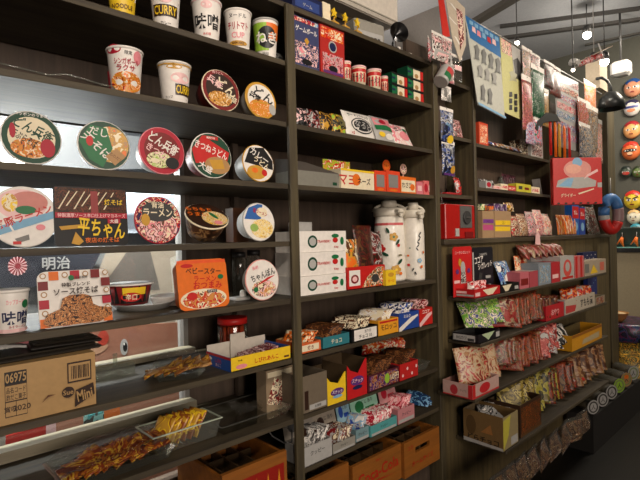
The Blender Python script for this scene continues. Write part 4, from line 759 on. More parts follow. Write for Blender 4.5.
def dsign(x, yt, Y, z, r, label, c, c2):
    t = thing('display_card', label, 'sign', (px(x, Y), Y, z)); h = at(x, yt, Y).z-z
    b = MB().lathe([(r, 0), (r, .003)], c, 28, axis='Y', c=(0, 0, h-r)); b.decals([('e', 0, h-r, r*.75, r*.6, c2), ('t', 'うまい', 0, h-r, r*.4, 'dbrown', 0, r*1.2, .05)], front(0, 0, 0)); b.build('disc', t)
    MB().box(-.004, .003, 0, .004, .007, h-r, c).build('stick', t); MB().box(-.02, -.005, 0, .02, .015, .003, c).build('foot', t)
dsign(388, 160, D+.13, top(3), .028, 'round orange sign card above the orange-red boxes', (214, 84, 30), 'orange')
dsign(405, 164, D+.13, top(3), .026, 'round pale pink sign card above the small orange carton', (200, 160, 140), jumble('cream', 'brown', 'lpink'))
carton(400.5, 416, 177, yS-.01, 3, .08, 'display_carton', 'small orange and white candy carton with dark lettering', 'box', 'orange', lambda w, h: [('r', .06*w, .1*h, .94*w, .8*h, 'cream'), ('t', 'わさび', .4*w, .5*h, .35*h, 'dbrown', 0, .6*w, .05), ('e', .75*w, .4*h, .15*w, .2*h, 'orange')])
carton(416.5, 423, 182, yS-.005, 3, .05, 'snack_box', 'narrow pink candy box beside the orange carton', 'box', (214, 120, 130), lambda w, h: [('r', .2*w, .3*h, .8*w, .7*h, 'lpink')])
carton(423.5, 432, 181, yS-.005, 3, .05, 'snack_box', 'pink candy box against the side panel', 'box', (218, 110, 110), lambda w, h: [('e', .3*w, .5*h, .2*w, .3*h, 'crimson'), ('e', .75*w, .5*h, .18*w, .3*h, 'lpink')])
# shelf 5: strawberry boxes, red box, thermos jugs
def strawb(w, h): return [('e', .27*w, .5*h, .1*w, .3*h, 'dgreen'), ('e', .27*w, .5*h, .07*w, .2*h, 'lgrey'), ('t', 'STRAWBERRY', .5*w, .5*h, .13*h, 'red', 0, .3*w), ('e', .75*w, .55*h, .06*w, .13*h, 'red'), ('e', .75*w, .76*h, .08*w, .1*h, 'green'), ('e', .9*w, .5*h, .04*w, .2*h, 'green'), ('t', 'Kitty', .77*w, .2*h, .14*h, 'red')]
z = top(5)
for i, (yt, lb) in enumerate(((275, 'bottom'), (252, 'middle'), (231, 'top'))):
    Y = D+.02+.006*i; h0 = (at(323, yt, Y).z-z)-.001
    t = carton(299, 346, yt, Y, z, .14, 'fruit_box', 'white box printed with strawberries, %s of the pile of three' % lb, 'box', 'white', strawb, group='white strawberry boxes'); z += t['_h']+.001
Y = D+.015
t = carton(347.5, 385, 266, Y, 5, .11, 'display_carton', 'open red snack carton in front of the white flask', 'box', 'red', lambda w, h: [('r', .04*w, .15*h, .32*w, .85*h, 'white'), ('e', .18*w, .45*h, .1*w, .2*h, 'dred'), ('e', .18*w, .45*h, .06*w, .12*h, 'lpink'), ('p', [(.36*w, .05*h), (.5*w, .5*h), (.75*w, .92*h), (.97*w, .92*h), (.97*w, .05*h)], jumble('red', 'cream', 'dgreen', 'orange')), ('e', .72*w, .4*h, .1*w, .2*h, 'dgrey')], openm=mat('kraft', .6))
for i, (x, yt, w_, m, lb) in enumerate(((352, 240, 17, pr(['orange', 'gold', 'brown', 'cream'], 26), 'orange and gold snack bag standing in the open red carton'), (366, 226, 20, pr(['dbrown', (90, 30, 24), 'dbrown', 'brown'], 26), 'dark brown snack bag standing in the red carton'), (376, 232, 18, pr(['dbrown', 'dred', 'lgrey', 'dbrown'], 26), 'brown and silver snack bag in red carton touching the flask'))):
    fpack(x-w_/2, x+w_/2, yt, top(5)+.004, D+.05+.02*i, lb, m, None, -6, .03)
carton(386, 396, 270, D-.003, 5, .04, 'snack_box', 'small yellow box in front of the two white flasks', 'box', 'yellow', lambda w, h: [('t', 'ボーロ', .5*w, .3*h, .2*h, 'orange', 0, .9*w, .05), ('e', .5*w, .7*h, .3*w, .14*h, 'gold')])
def flower(u, v, r, c, cc='yellow'):
    r *= 1.5
    return [('e', u+r*.7*math.cos(a), v+r*.7*math.sin(a), r*.5, r*.5, c) for a in [i*1.256 for i in range(5)]]+[('e', u, v, r*.3, r*.3, cc)]
def leaf(u, v, l, a, c='dgreen', k=1.35): l *= k; return [('e', u, v, l, l*.38, c, a)]
def airpot(x0, x1, yt, Y, label, decs):
    xm = (x0+x1)/2; r = mpp(xm, 280, Y)*(x1-x0)/2; H = at(xm, yt, Y).z-top(5); X = px(xm, Y); a0 = camang((X, Y))
    t = thing('pump_flask', label, 'flask', (X, Y, top(5))); hb = H*.80
    b = MB().lathe([(r*.96, 0), (r, .01), (r, hb*.75), (r*.9, hb)], mat((238, 232, 220), .25), 40)
    b.decals(decs(r, hb), lambda u, v, off: ((r*(1 if v < hb*.75 else 1-.1*(v-hb*.75)/(hb*.25))+off+.001)*math.cos(a0+u/r), (r*(1 if v < hb*.75 else 1-.1*(v-hb*.75)/(hb*.25))+off+.001)*math.sin(a0+u/r), v), .0008); b.build('flask_body', t)
    wm = mat((214, 206, 190), .35)
    MB().lathe([(r*.93, hb), (r*1.02, hb+.005), (r*1.02, hb+H*.09), (r*.9, hb+H*.11)], wm, 36).build('shoulder', t)
    s = MB().lathe([(r*.5, hb+H*.11), (r*.5, H*.985), (r*.45, H)], wm, 28).build('pump_lid', t)
    sp = Matrix.Rotation(a0+.55, 4, 'Z')
    MB().box(r*.5, -.016, hb+H*.03, r*1.5, .016, hb+H*.085, wm, X=sp, bev=.006).lathe([(.009, hb-.008), (.009, hb+H*.03)], wm, 14, c=tuple(sp @ Vector((r*1.38, 0, 0)))[:2]+(0,)).build('spout', t)
    hd = []
    for i in range(13):
        a = math.pi*i/12; hd.append((sp @ Vector((-r*1.0*math.cos(a)*.0, 0, 0)))+Vector((math.cos(a0+1.57)*r*1.03*math.cos(a), math.sin(a0+1.57)*r*1.03*math.cos(a), hb+H*.07+H*.09*math.sin(a))))
    MB().tube(hd, .006, wm, 8).build('carry_handle', t); return t
airpot(374, 405, 201, D+.155, 'white pump flask with fruit and flower print, nearer the post', lambda r, h: [('r', -r*1.3, h*.86, r*1.1, h*.9, (200, 90, 90)), *flower(.25*r, .68*h, .16*r, 'gold', 'green'), *leaf(.5*r, .6*h, .15*r, 1), ('e', .55*r, .55*h, .1*r, .1*r, 'red'), *flower(-.55*r, .5*h, .17*r, 'red', 'dbrown'), *leaf(-.8*r, .58*h, .18*r, .5), *leaf(-.3*r, .42*h, .18*r, -.5), *flower(.35*r, .18*h, .17*r, 'gold'), *leaf(.6*r, .3*h, .16*r, .9), *leaf(.1*r, .1*h, .16*r, 2.2), ('e', .62*r, .12*h, .1*r, .1*r, 'orange'), *leaf(-.1*r, .78*h, .14*r, 2), *leaf(.6*r, .4*h, .1*r, 0, 'olive')])
airpot(403, 424, 203, D+.07, 'white pump flask with thin leafy sprigs, beside the side panel', lambda r, h: [*[it for i in range(6) for it in leaf(.3*r+.06*r*i, (.5+.05*i)*h, .13*r, .9 if i % 2 else 2.2, 'dgrey')], ('e', -.55*r, .4*h, .12*r, .1*r, 'orange'), ('e', -.35*r, .52*h, .08*r, .05*r, 'green'), *flower(.5*r, .32*h, .12*r, 'lblue'), ('e', -.5*r, .25*h, .14*r, .13*r, 'red'), ('e', .65*r, .22*h, .13*r, .14*r, 'orange'), *leaf(-.1*r, .18*h, .12*r, 1.2, 'dgrey'), *leaf(.1*r, .12*h, .12*r, 2, 'dgrey'), ('e', .85*r, .45*h, .08*r, .14*r, 'orange')])
carton(298, 312, 222, D+.2, 5, .06, 'snack_box', 'small white box behind the strawberry boxes near post', 'box', 'lgrey', None)
# shelf 6 of the middle bay: flat trays of candy
def tray(x0, x1, yt, k, Yf, depth, label, col, dec=None, inner='kraft', n=0, fill=None, filllab='', fg='', side=None, fw=.03, fh=.06, lean=-50, name='candy_tray', lid=None, zz=None, lidh=.05, cat='box', sided=None):
    t = carton(x0, x1, yt, Yf, zz if zz is not None else k, depth, name, label, cat, col, dec, side=side, openm=mat(inner, .6) if isinstance(inner, (str, tuple)) else inner, sided=sided)
    w, h = t['_w'], t['_h']; z = t.location.z
    if lid is not None:
        b = MB().box(0, depth-.003, h, w, depth, h+lidh, lid[0], X=Matrix.Translation((0, depth, h)) @ Matrix.Rotation(R_(-14), 4, 'X') @ Matrix.Translation((0, -depth, -h)))
        b.decals(lid[1](w, lidh), lambda u, v, off: tuple(Matrix.Translation((0, depth, h)) @ Matrix.Rotation(R_(-14), 4, 'X') @ Vector((u, -.003-off, v))), .0006); b.build('raised_lid', t)
    if n:
        dx = (w-.03-min(h*math.tan(R_(-lean))*.7, w*.35))/n; fh = max(fh, (h+.022)/math.cos(R_(lean))) if lean > -45 else max(fh, (h*.65+.02)/math.cos(R_(lean))); fw = depth*.78; sachet_row(n, t.location.x+.022, Yf+depth*.5, z+.006+(h*.35 if lean <= -45 else 0), dx, fw, fh, .012, fill, filllab, fg, lean=lean, yaw=0, jit=.12)
    return t
BR = pr([(80, 44, 24), 'dbrown', (140, 90, 50), (60, 30, 18)], 40)
tray(300, 321, 342, 6, D+.01, .14, 'small orange and white candy tray beside the post on lower shelf', (214, 100, 50), lambda w, h: [('r', .1*w, .2*h, .9*w, .8*h, 'cream'), ('t', '焼き', .5*w, .5*h, .4*h, 'dred')], 'kraft', 5, pr(['cream', 'orange', 'brown'], 40), 'cream and brown packet in the small orange tray', 'packets in the small orange tray')
tray(323, 349.5, 335, 6, D+.01, .16, 'teal fronted flat candy tray with brown packets', (50, 120, 130), lambda w, h: [('t', 'チョコ', .5*w, .5*h, .4*h, 'cream')], 'kraft', 7, BR, 'brown packet lying in the teal fronted tray', 'packets in the teal fronted tray')
tray(352, 378, 327, 6, D-.0, .17, 'flat candy tray with a black bordered white price label', 'black', lambda w, h: [('r', .08*w, .1*h, .95*w, .9*h, 'white'), ('t', '当り付', .6*w, .7*h, .25*h, 'dgrey'), ('t', 'チョコ 10', .5*w, .35*h, .3*h, 'dgrey', 0, .7*w, .04)], 'kraft', 6, pr(['brown', 'cream', 'dbrown'], 40), 'brown and cream packet in the white labelled tray', 'packets in the white labelled tray')
tray(378.5, 398.5, 319, 6, D-.0, .17, 'orange-yellow candy tray with white balls inside', (232, 160, 40), lambda w, h: [('t', 'モロッコ', .5*w, .5*h, .35*h, 'brown', 0, .8*w, .05), ('r', .05*w, .8*h, .95*w, .92*h, 'red')], 'kraft', 4, pr(['cream', 'white', 'tan'], 40), 'cream candy packet in the orange-yellow tray', 'packets in the orange-yellow tray')
tray(399, 419, 312, 6, D-.0, .17, 'blue and white candy tray with diagonal stripe', (36, 70, 150), lambda w, h: [('p', [(0, .0*h), (.1*w, 0), (.95*w, .7*h), (.95*w, .8*h), (.6*w, .7*h), (0, .2*h)], 'white'), ('t', 'ミルク', .4*w, .8*h, .2*h, 'white', 0, None, .05)], (60, 60, 80), 4, pr(['navy', 'white', 'blue'], 40), 'navy and white candy packet in the blue tray', 'packets in the blue tray')
tray(419.5, 432.5, 308, 6, D-.0, .17, 'red and white candy tray with diagonal stripe', (196, 36, 30), lambda w, h: [('p', [(0, .0*h), (.1*w, 0), (.95*w, .6*h), (.95*w, .75*h), (.6*w, .65*h), (0, .2*h)], 'lpink'), ('t', 'ココア', .5*w, .8*h, .2*h, 'white', 0, .6*w, .05)], (90, 50, 40), 4, pr(['brown', 'lpink', 'dred'], 40), 'brown and pink candy packet in the red tray', 'packets in the red tray')
# shelf 7
def notched(x0, x1, yt, k, Yf, depth, label, col, dec, inner=(80, 64, 44)):
    a, c = at(x0, yt+20, Yf), at(x1, yt+20, Yf); w = c.x-a.x; z = top(k); h = at((x0+x1)/2, yt, Yf).z-z; hs = h*1.12
    t = thing('display_carton', label, 'box', (a.x, Yf, z)); b = MB(); e = .003
    pts = [(0, 0), (w, 0), (w, hs), (w*.9, hs*.96), (w*.55, h*.72), (w*.15, h*.86), (0, hs*.92)]
    n = len(pts); b.add([(x, 0, v) for x, v in pts]+[(x, e, v) for x, v in pts], [tuple(range(n)), tuple(range(2*n-1, n-1, -1))]+[(i, n+i, n+(i+1) % n, (i+1) % n) for i in range(n)], col)
    b.box(0, e, 0, e, depth, hs*.92, inner); b.box(w-e, e, 0, w, depth, hs, inner); b.box(e, depth-e, 0, w-e, depth, hs, inner); b.box(e, e, 0, w-e, depth-e, e, inner)
    b.decals(dec(w, h), front(0, 0), .0005); b.build('box_body', t); return t
carton(301, 327, 374, D-.0, 7, .14, 'cardboard_carton', 'grey-brown cardboard box with white bottom label beside post', 'box', (112, 100, 84), lambda w, h: [('r', .3*w, .06*h, .95*w, .2*h, 'lgrey'), ('t', 'お徳用', .62*w, .13*h, .08*h, 'dgrey'), ('r', .12*w, .1*h, .26*w, .6*h, 'dbrown')], openm=mat((96, 84, 66), .6))
notched(327.5, 347, 376, 7, D-.0, .14, 'yellow snack carton with notched front and purple logo', 'yellow', lambda w, h: [('e', .5*w, .42*h, .34*w, .14*h, 'purple'), ('t', 'スナック', .5*w, .42*h, .13*h, 'white', -.1, .55*w, .05), ('e', .5*w, .25*h, .25*w, .06*h, 'lblue')])
notched(347.5, 367, 364, 7, D-.01, .14, 'red snack carton with notched front and purple logo', (196, 30, 34), lambda w, h: [('e', .5*w, .5*h, .34*w, .14*h, 'purple'), ('t', 'スナック', .5*w, .5*h, .13*h, 'lpink', -.1, .55*w, .05), ('e', .5*w, .3*h, .25*w, .06*h, 'navy')])
tray(368, 399, 371, 7, D-.012, .15, 'dark maroon printed tray of stick snacks', (80, 30, 40), lambda w, h: [('r', .05*w, .1*h, .95*w, .9*h, jumble('dbrown', 'purple', 'tan', 'dred')), ('e', .6*w, .5*h, .08*w, .3*h, 'lime'), ('t', '10円', .85*w, .5*h, .4*h, 'cream')], (60, 44, 34), 10, BR, 'dark brown stick packet in the maroon tray', 'stick packets in the maroon tray', fw=.045, fh=.11, lean=-62)
tray(400, 418, 362, 7, D-.012, .15, 'red white-spotted candy tray on the lower middle shelf', (190, 36, 34), lambda w, h: [('e', (.15+.25*i)*w, (.3+.35*(i % 2))*h, .05*w, .1*h, 'lpink') for i in range(4)], (60, 44, 34), 5, BR, 'brown packet in the red spotted tray', 'packets in the red spotted tray', fw=.05, fh=.11, lean=-60)
sachet_row(8, px(374, D+.2), D+.235, top(7)+.003, .022, .13, .12, .014, pr(['cream', 'orange', 'red', 'cream'], 30), 'orange cream and red packet leaning behind the maroon tray', 'orange and cream packets at the back', lean=-22, yaw=.3)
openbin('plastic_tray', 'clear plastic tray at the end of lower middle shelf', 419, 431, 7, D+.01, .12, .035, FOG, FOG)
# shelf 8: paper trays with raised lids
def lidart(c1, c2): return lambda w, h: [('r', .04*w, .06*h, .96*w, .94*h, c1), ('e', .3*w, .5*h, .16*w, .28*h, c2), ('t', 'くじ 当り', .6*w, .68*h, .2*h, 'dgrey', 0, .5*w), ('r', .5*w, .2*h, .85*w, .4*h, c2)]
GP = pr(['lgrey', 'white', 'grey', 'dbrown'], 30)
for a in ((302.5, 332, 443, -.02, 'lgrey', (140, 132, 122), 'dgrey', 'grey paper tray of white packets nearest the post, bottom shelf', 'white and grey', 0),
          (333, 355.5, 440, -.0, (150, 146, 136), (150, 140, 126), 'dbrown', 'kraft-grey paper tray of packets with brown pictured raised lid', 'cream and brown', 1),
          (356, 369, 428, .01, (120, 150, 156), (140, 176, 190), 'blue', 'pale blue paper tray of packets with blue raised lid', 'white and pale blue', 2),
          (370.5, 397, 421, -.02, (84, 160, 160), (150, 200, 176), 'green', 'teal paper tray of pink packets with pale green raised lid', 'pink and white', 3),
          (398, 414.5, 407, .0, (196, 130, 134), (196, 140, 140), 'crimson', 'pink paper tray of pink packets with pink raised lid', 'rose pink', 4)):
    x0, x1, yt, dy, col, lc, lc2, lb, fl, i = a
    fill = [GP, pr(['cream', 'brown', 'lgrey', 'dred'], 30), pr(['white', 'lblue', 'lgrey', 'blue'], 30), pr(['pink', 'white', 'crimson', 'lpink'], 30), pr(['pink', 'lpink', 'crimson', 'pink'], 30)][i]
    tray(x0, x1, yt, 8, D+max(dy, 0), .10, lb, col, lambda w, h: [('r', .04*w, .08*h, .96*w, .3*h, 'lgrey'), ('t', 'クッピー', .5*w, .6*h, .24*h, 'dgrey', 0, .7*w)], (90, 84, 76), 9, fill, fl+' sweet packet in the tray with matching raised lid', fl+' packets', lean=-38, fw=.036, fh=.07, lid=(lc, lidart(lc, lc2)), lidh=.085)
tray(303, 320, 425, 8, D+.17, .05, 'white and black lottery card box behind the grey paper tray', 'dgrey', None, 'dgrey', lid=('white', lidart('lgrey', 'dgrey')), lidh=.05)
sachet_row(6, px(409, D+.10), D+.09, top(8)+.003, .026, .13, .085, .02, pr([(30, 70, 120), (20, 44, 80), 'lblue', (24, 60, 100)], 26), 'glossy blue snack bag lying near the side panel, bottom shelf', 'blue snack bags on the bottom shelf', lean=-58, yaw=.2)

# ================================================================= NARROW BAY
zb2 = [at(465, yy, D+.12).z+.0095 for yy in (98, 147, 200)]
BAGB = pr([(26, 30, 60), 'black', (60, 80, 140), 'lgrey', (30, 30, 50)], 30)
hbag('toy_bag', 'black and blue foil toy bag hanging in the narrow bay, upper one', 'toy bag', 446.5, 108, 13, 35, D-.02, BAGB, lambda w, h: [('e', .15*w, .12*h, .25*w, .12*h, 'yellow'), ('t', 'BANG', 0, .5*h, .1*h, 'lblue', -.5)], .03)
hbag('toy_bag', 'black and blue foil toy bag hanging in the narrow bay, lower one', 'toy bag', 448, 141, 13, 35, D-.02, BAGB, lambda w, h: [('e', .2*w, .2*h, .2*w, .12*h, 'gold'), ('r', -.4*w, .02*h, .4*w, .08*h, 'purple')], .03)
fpack(455, 466, 120, zb2[1], D+.04, 'small pinkish toy pack on the short board in the narrow bay', pr(['dgrey', 'lpink', 'dred', 'grey'], 40))
t = tag(MB().box(0, 0, 0, px(463, D)-px(447.5, D), .09, .012, (170, 30, 36), bev=.004).build('toy_tray', None, (px(447.5, D+.03)+.0, D+.03, zb2[2]+.0005)), 'red shallow tray on the short board above the red coin machine', 'tray')
fpack(457, 463, 178, zb2[2]+.013, D+.06, 'white and red small toy pack standing on the shallow red tray', pr(['lgrey', 'red', 'dgrey'], 40))
x0, x1 = px(445.5, D-.01), px(475, D-.01); zc = ZR[2]+.007; h = at(460, 204.5, D-.01).z-zc; w = x1-x0
t = thing('coin_machine', 'red countertop coin machine with a metal dial plate', 'vending machine', (x0, D-.012, zc))
RM = mat((170, 26, 22), .3)
MB().box(0, 0, 0, w*.99, .12, h, RM, bev=.004).build('housing', t)
b = MB().box(w*.46, -.004, h*.32, w*.86, -.0005, h*.96, mat('steel', .35, .7)); b.lathe([(w*.12, .0), (w*.12, .008)], 'dgrey', 20, axis='Y', c=(w*.66, -.013, h*.62)); b.build('coin_plate', t)
MB().box(w*.60, -.02, h*.6, w*.72, -.013, h*.64, mat('steel', .3, .8)).build('crank_handle', t)
b = MB().box(w*.3, -.003, h*.08, w*.42, -.0005, h*.3, 'lgrey'); b.build('price_plate', t)
MB().box(w*.62, -.004, h*.04, w*.9, -.0005, h*.2, mat((120, 20, 20), .4)).build('outlet_flap', t)
tag(MB().tube([(0, 0, 0), (0, 0, .06)], .003, mat('steel', .3, .8)).lathe([(.012, 0), (.012, .003)], 'steel', 12).build('metal_rod', None, (x0+.035, D+.03, zc+h+.001)), 'thin metal rod standing on top of the red coin machine', 'rod')

# ================================================================= HANGING AT THE TOP
yh = D-.03
t = thing('vertical_banner', 'long pale banner with red edge hanging high beside the narrow bay', 'banner', tuple(at(440, 0, yh)))
def ribbon(pix, Y, m, name, t, decs=None, yoff=0):
    o = t.location; P = [at(x, y, Y)-o for x, y in pix]; n = len(P); b = MB()
    b.add([(p.x, yoff, p.z) for p in P]+[(p.x, yoff+.003, p.z) for p in P], [tuple(range(n)), tuple(range(2*n-1, n-1, -1))]+[(i, n+i, n+(i+1) % n, (i+1) % n) for i in range(n)], m)
    if decs: b.decals(decs, lambda u, v, off: ((at(u, v, Y)-o).x, yoff-off, (at(u, v, Y)-o).z), .0006)
    return b.build(name, t)
ribbon([(444, -12), (465, 8), (466, 45), (460, 62), (452, 36)], yh, mat((200, 186, 166), .6), 'banner_cloth', t, [('p', [(448, 16), (450, 17), (457, 25), (455, 24)], 'white'), ('p', [(449, 2), (452, 4), (458, 12), (455, 10)], 'white'), ('p', [(454, 36), (456, 37), (461, 45), (459, 45)], 'white'), ('p', [(456, 8), (462, 12), (464, 40), (460, 50), (457, 20)], jumble('brown', 'dred', 'lpink', 'cream'))])
ribbon([(439, -12), (444, -12), (452, 36), (445, 36)], yh-.01, mat((206, 46, 34), .5), 'red_edge', t)
hbag('snack_bag', 'red and white hanging bag with plain lower label, under red edged banner', 'snack bag', 442, 35, 20, 27, D-.045, pr(['lpink', 'dred', 'white', 'dbrown'], 40), lambda w, h: [('r', -.42*w, .06*h, .42*w, .4*h, 'lgrey'), ('t', 'ヨーグル', 0, .75*h, .16*h, 'dred', 0, .7*w, .04), ('r', -.3*w, .2*h, .1*w, .3*h, 'lpink')], .02)
hbag('snack_bag', 'pale red bag hanging behind the labelled red and white bag', 'snack bag', 429, 38, 14, 22, D-.02, pr(['lgrey', 'pink', 'dred', 'lgrey'], 30), None, .02, yaw=25)
t = thing('cup_pack', 'tin-like cup pack with red and green label hanging by banner', 'cup pack', tuple(at(444, 76, D-.05)), (R_(20), R_(35), .5))
b = MB().lathe([(.034, -.045), (.036, -.04), (.036, .04), (.034, .045)], mat('lgrey', .3), 28); b.decals([('r', -.02, -.03, .03, .0, 'green'), ('r', -.02, .0, .03, .03, (190, 60, 60))], lambda u, v, off: ((.0365+off)*math.cos(-2.2+u/.036), (.0365+off)*math.sin(-2.2+u/.036), v)); b.build('cup_body', t)
MB().tube([(0, 0, .045), (0, 0, .09)], .002, 'lgrey').build('string', t)
hbag('snack_bag', 'small clear white pack hanging below the tin-like cup pack', 'snack bag', 446, 86, 10, 15, D-.03, pr(['lgrey', 'white', 'grey'], 30), None, .015)
hbag('snack_bag', 'crumpled clear bag with pink print hanging beside the banner', 'snack bag', 456, 55, 12, 26, D-.02, CRINK, lambda w, h: [('r', -.3*w, .4*h, .2*w, .6*h, 'lpink')], .03)
hbag('snack_bag', 'crumpled silver bag hanging left under the banner by the post', 'snack bag', 447, 62, 14, 20, D-.015, pr(['lgrey', 'pink', 'white', 'dgrey'], 26), None, .03)
# posters
def poster(name, label, pix, Y, m, dec, cat='poster'):
    t = thing(name, label, cat, tuple(at(*pix[0], Y))); ribbon(pix, Y, m, 'sheet', t, dec); return t
fig = lambda x, y, w, h, c='dgrey': ('p', [(x, y), (x+w*.5, y-h*.1), (x+w, y+h*.3), (x+w*.8, y+h*.7), (x+w, y+h), (x+w*.4, y+h*.85), (x, y+h*.9), (x+w*.2, y+h*.5)], c)
bl = (44, 110, 170)
poster('toy_poster', 'hanging card with blue header above grey pictures of toys', [(465, 15), (499, 37), (505, 119), (478, 105)], yh, mat((190, 192, 182), .55),
 [('p', [(465, 15), (499, 37), (501, 58), (470, 38)], bl), *[('p', [(472+i*5, 26+i*3.1+j), (475+i*5, 28+i*3.1+j), (476+i*5, 34+i*3.1+j), (472+i*5, 31+i*3.1+j)], c) for i, (c, j) in enumerate((('lpink', 0), ('pink', 1), ('lblue', 0), ('red', 1), ('lpink', 0)))],
  *[('p', [(469+i*5, 20+i*3.2), (472.5+i*5, 22+i*3.2), (473+i*5, 26+i*3.2), (469+i*5, 24+i*3.2)], 'lblue') for i in range(6)],
  *[fig(474+i*7, 46+i*4.4, 5, 15, (120, 122, 120)) for i in range(4)], *[fig(477+i*7, 66+i*3.6, 5, 12, (150, 150, 146)) for i in range(3)], *[fig(480+i*7, 86+i*3.6, 4.5, 16, (110, 110, 108)) for i in range(2)], ('p', [(477, 102), (505, 117), (505, 119), (478, 105)], 'lblue')])
poster('toy_poster', 'yellow-green hanging card with black characters and toys', [(500, 37), (523, 52), (526, 122), (504, 112)], yh+.005, mat((206, 204, 140), .55),
 [('p', [(500, 37), (511, 44), (513, 58), (502, 52)], jumble('pink', 'cream', 'dred')), ('p', [(511, 44), (523, 52), (524, 80), (514, 76)], 'lgrey'), fig(513, 60, 9, 22, 'dgrey'), fig(509, 72, 8, 10, (180, 180, 150)), *[('r', 509, 92+k*6.5, 512, 97+k*6.5, 'dgrey') for k in range(3)], *[('r', 514, 94+k*6.5, 517, 99+k*6.5, 'dgrey') for k in range(3)]])
HG = [(527, 48, 10, 34, ['lpink', 'grey', 'lgrey', 'tan'], 'pale pink bag of toys hanging by the yellow-green card'), (535, 54, 10, 22, ['grey', 'lpink', 'dgrey', 'lgrey'], 'silvery clear toy bag hanging at rail height'),
 (527, 76, 11, 55, ['dred', 'pink', 'dgreen', 'crimson', 'tan'], 'pink and red netted toy bag hanging over the lilac sticks'), (537.5, 66, 13, 52, ['dgreen', 'black', 'green', 'dgreen', 'lgrey'], 'bright green toy bag hanging over the dark mask'),
 (544, 88, 9, 38, ['tan', 'grey', 'gold', 'brown'], 'tan carded toy bag hanging between green bag and pink card'), (549, 62, 10, 26, ['grey', 'dbrown', 'dgrey', 'dred'], 'grey and red toy card near the rail'),
 (530, 116, 9, 28, ['purple', 'lpink', 'lblue', 'crimson'], 'lilac and blue bundle of sticks hanging above white box'), (538, 118, 8, 26, ['crimson', 'pink', 'lblue', 'green'], 'crimson and blue bundle of sticks hanging above white box'),
 (555, 66, 11, 30, ['grey', 'brown', 'dred', 'dgrey'], 'white and red carded toy near the rail above printed sheet'), (590, 82, 12, 30, ['orange', 'gold', 'lpink', 'red'], 'orange and yellow bag hanging at the far end of rail')]
for i, (x, y, w_, h_, c, lb) in enumerate(HG):
    hbag('toy_bag', lb, 'toy bag', x, y, w_, h_, yh-.004*(i % 4)-.01, pr(c, 34, 'noise', dist=2.5), None, .018)
t = thing('printed_sheet', 'tall sheet of small red, black and blue printed stickers hanging', 'sticker sheet', tuple(at(558, 72, yh)))
rows = [(('dred', 'black', 'lpink', 'red'), 72), (('dgrey', 'cream', 'red', 'dbrown'), 81), (('blue', 'red', 'white', 'lblue'), 90), (('red', 'pink', 'white', 'dred'), 99), (('blue', 'white', 'black', 'lblue'), 108), (('crimson', 'lgrey', 'blue', 'white'), 118), (('red', 'white', 'blue', 'pink'), 128)]
ribbon([(556, 70), (580, 82), (582, 152), (560, 146)], yh-.012, mat('lgrey', .5), 'sheet', t, [('p', [(558.5, y+1), (579.5, y+12.5-(y-72)*.05), (580, y+18.5-(y-72)*.05), (559, y+7.5)], jumble(*c)) for c, y in rows])
t = thing('bat_toy', 'black bat-shaped toy hanging in front of red strips', 'toy', tuple(at(548, 122, yh-.03)))
ribbon([(537, 128), (540, 120), (548, 112), (558, 114), (563, 122), (557, 121), (551, 121), (545, 123), (540, 132)], yh-.04, 'black', 'bat_body', t)
for i, (x, y0, y1, c) in enumerate(((551, 118, 155, 'red'), (556, 122, 157, 'orange'), (560, 124, 157, 'gold'), (565, 126, 159, 'orange'), (570, 128, 160, 'red'))):
    Yq = yh-.015-.002*i; p = at(x, y1, Yq); q = at(x, y0, Yq)
    tag(MB().box(-.014, 0, 0, .014, .004, q.z-p.z, c).tube([(-.008, -.003, .002), (-.008, -.003, q.z-p.z-.01)], .003, c).tube([(.006, -.003, .002), (.006, -.003, q.z-p.z-.01)], .003, c).build('streamer_toy', None, p), ['first red streamer toy hanging above the red picture box', 'orange streamer toy hanging second from the dark shelf divider', 'golden streamer toy hanging in the middle of five', 'orange streamer toy hanging next to the last red one', 'last red streamer toy hanging before the clear bags'][i], 'toy', 'streamer toys above the red picture box')
for i, (x, y, w_, h_, c) in enumerate(((585, 100, 15, 34, ['lgrey', 'crimson', 'tan', 'dred', 'pink']), (592, 106, 12, 46, ['lgrey', 'brown', 'grey', 'tan']), (586, 124, 14, 34, ['grey', 'navy', 'lgrey', 'tan']), (596, 118, 12, 44, ['lgrey', 'pink', 'tan', 'grey']), (589, 138, 14, 22, ['tan', 'dgrey', 'lgrey', 'brown']))):
    hbag('toy_bag', ['white and pink clear toy bag hanging above the red picture box', 'tall silvery toy bag hanging beside end post', 'grey and navy toy bag hanging under the white pink one', 'tall pinkish clear toy bag touching the end post', 'tan and grey small toy bag lowest above the red box'][i], 'toy bag', x, y, w_, h_, yh-.02-.006*(i % 3), pr(c, 30, 'noise', dist=2.5, rough=.2), None, .02)
# rail that carries the hanging goods
a, c = at(463, 12, yh+.0), at(604, 97, yh)
tag(MB().tube([(a.x, yh+.02, a.z), (a.x*.5+c.x*.5, yh+.02, a.z), (c.x, yh+.02, a.z)], .006, mat('steel', .4, .6)).build('hanging_rail'), 'thin metal rail carrying the hanging cards and toy bags', 'rail')
clips = None

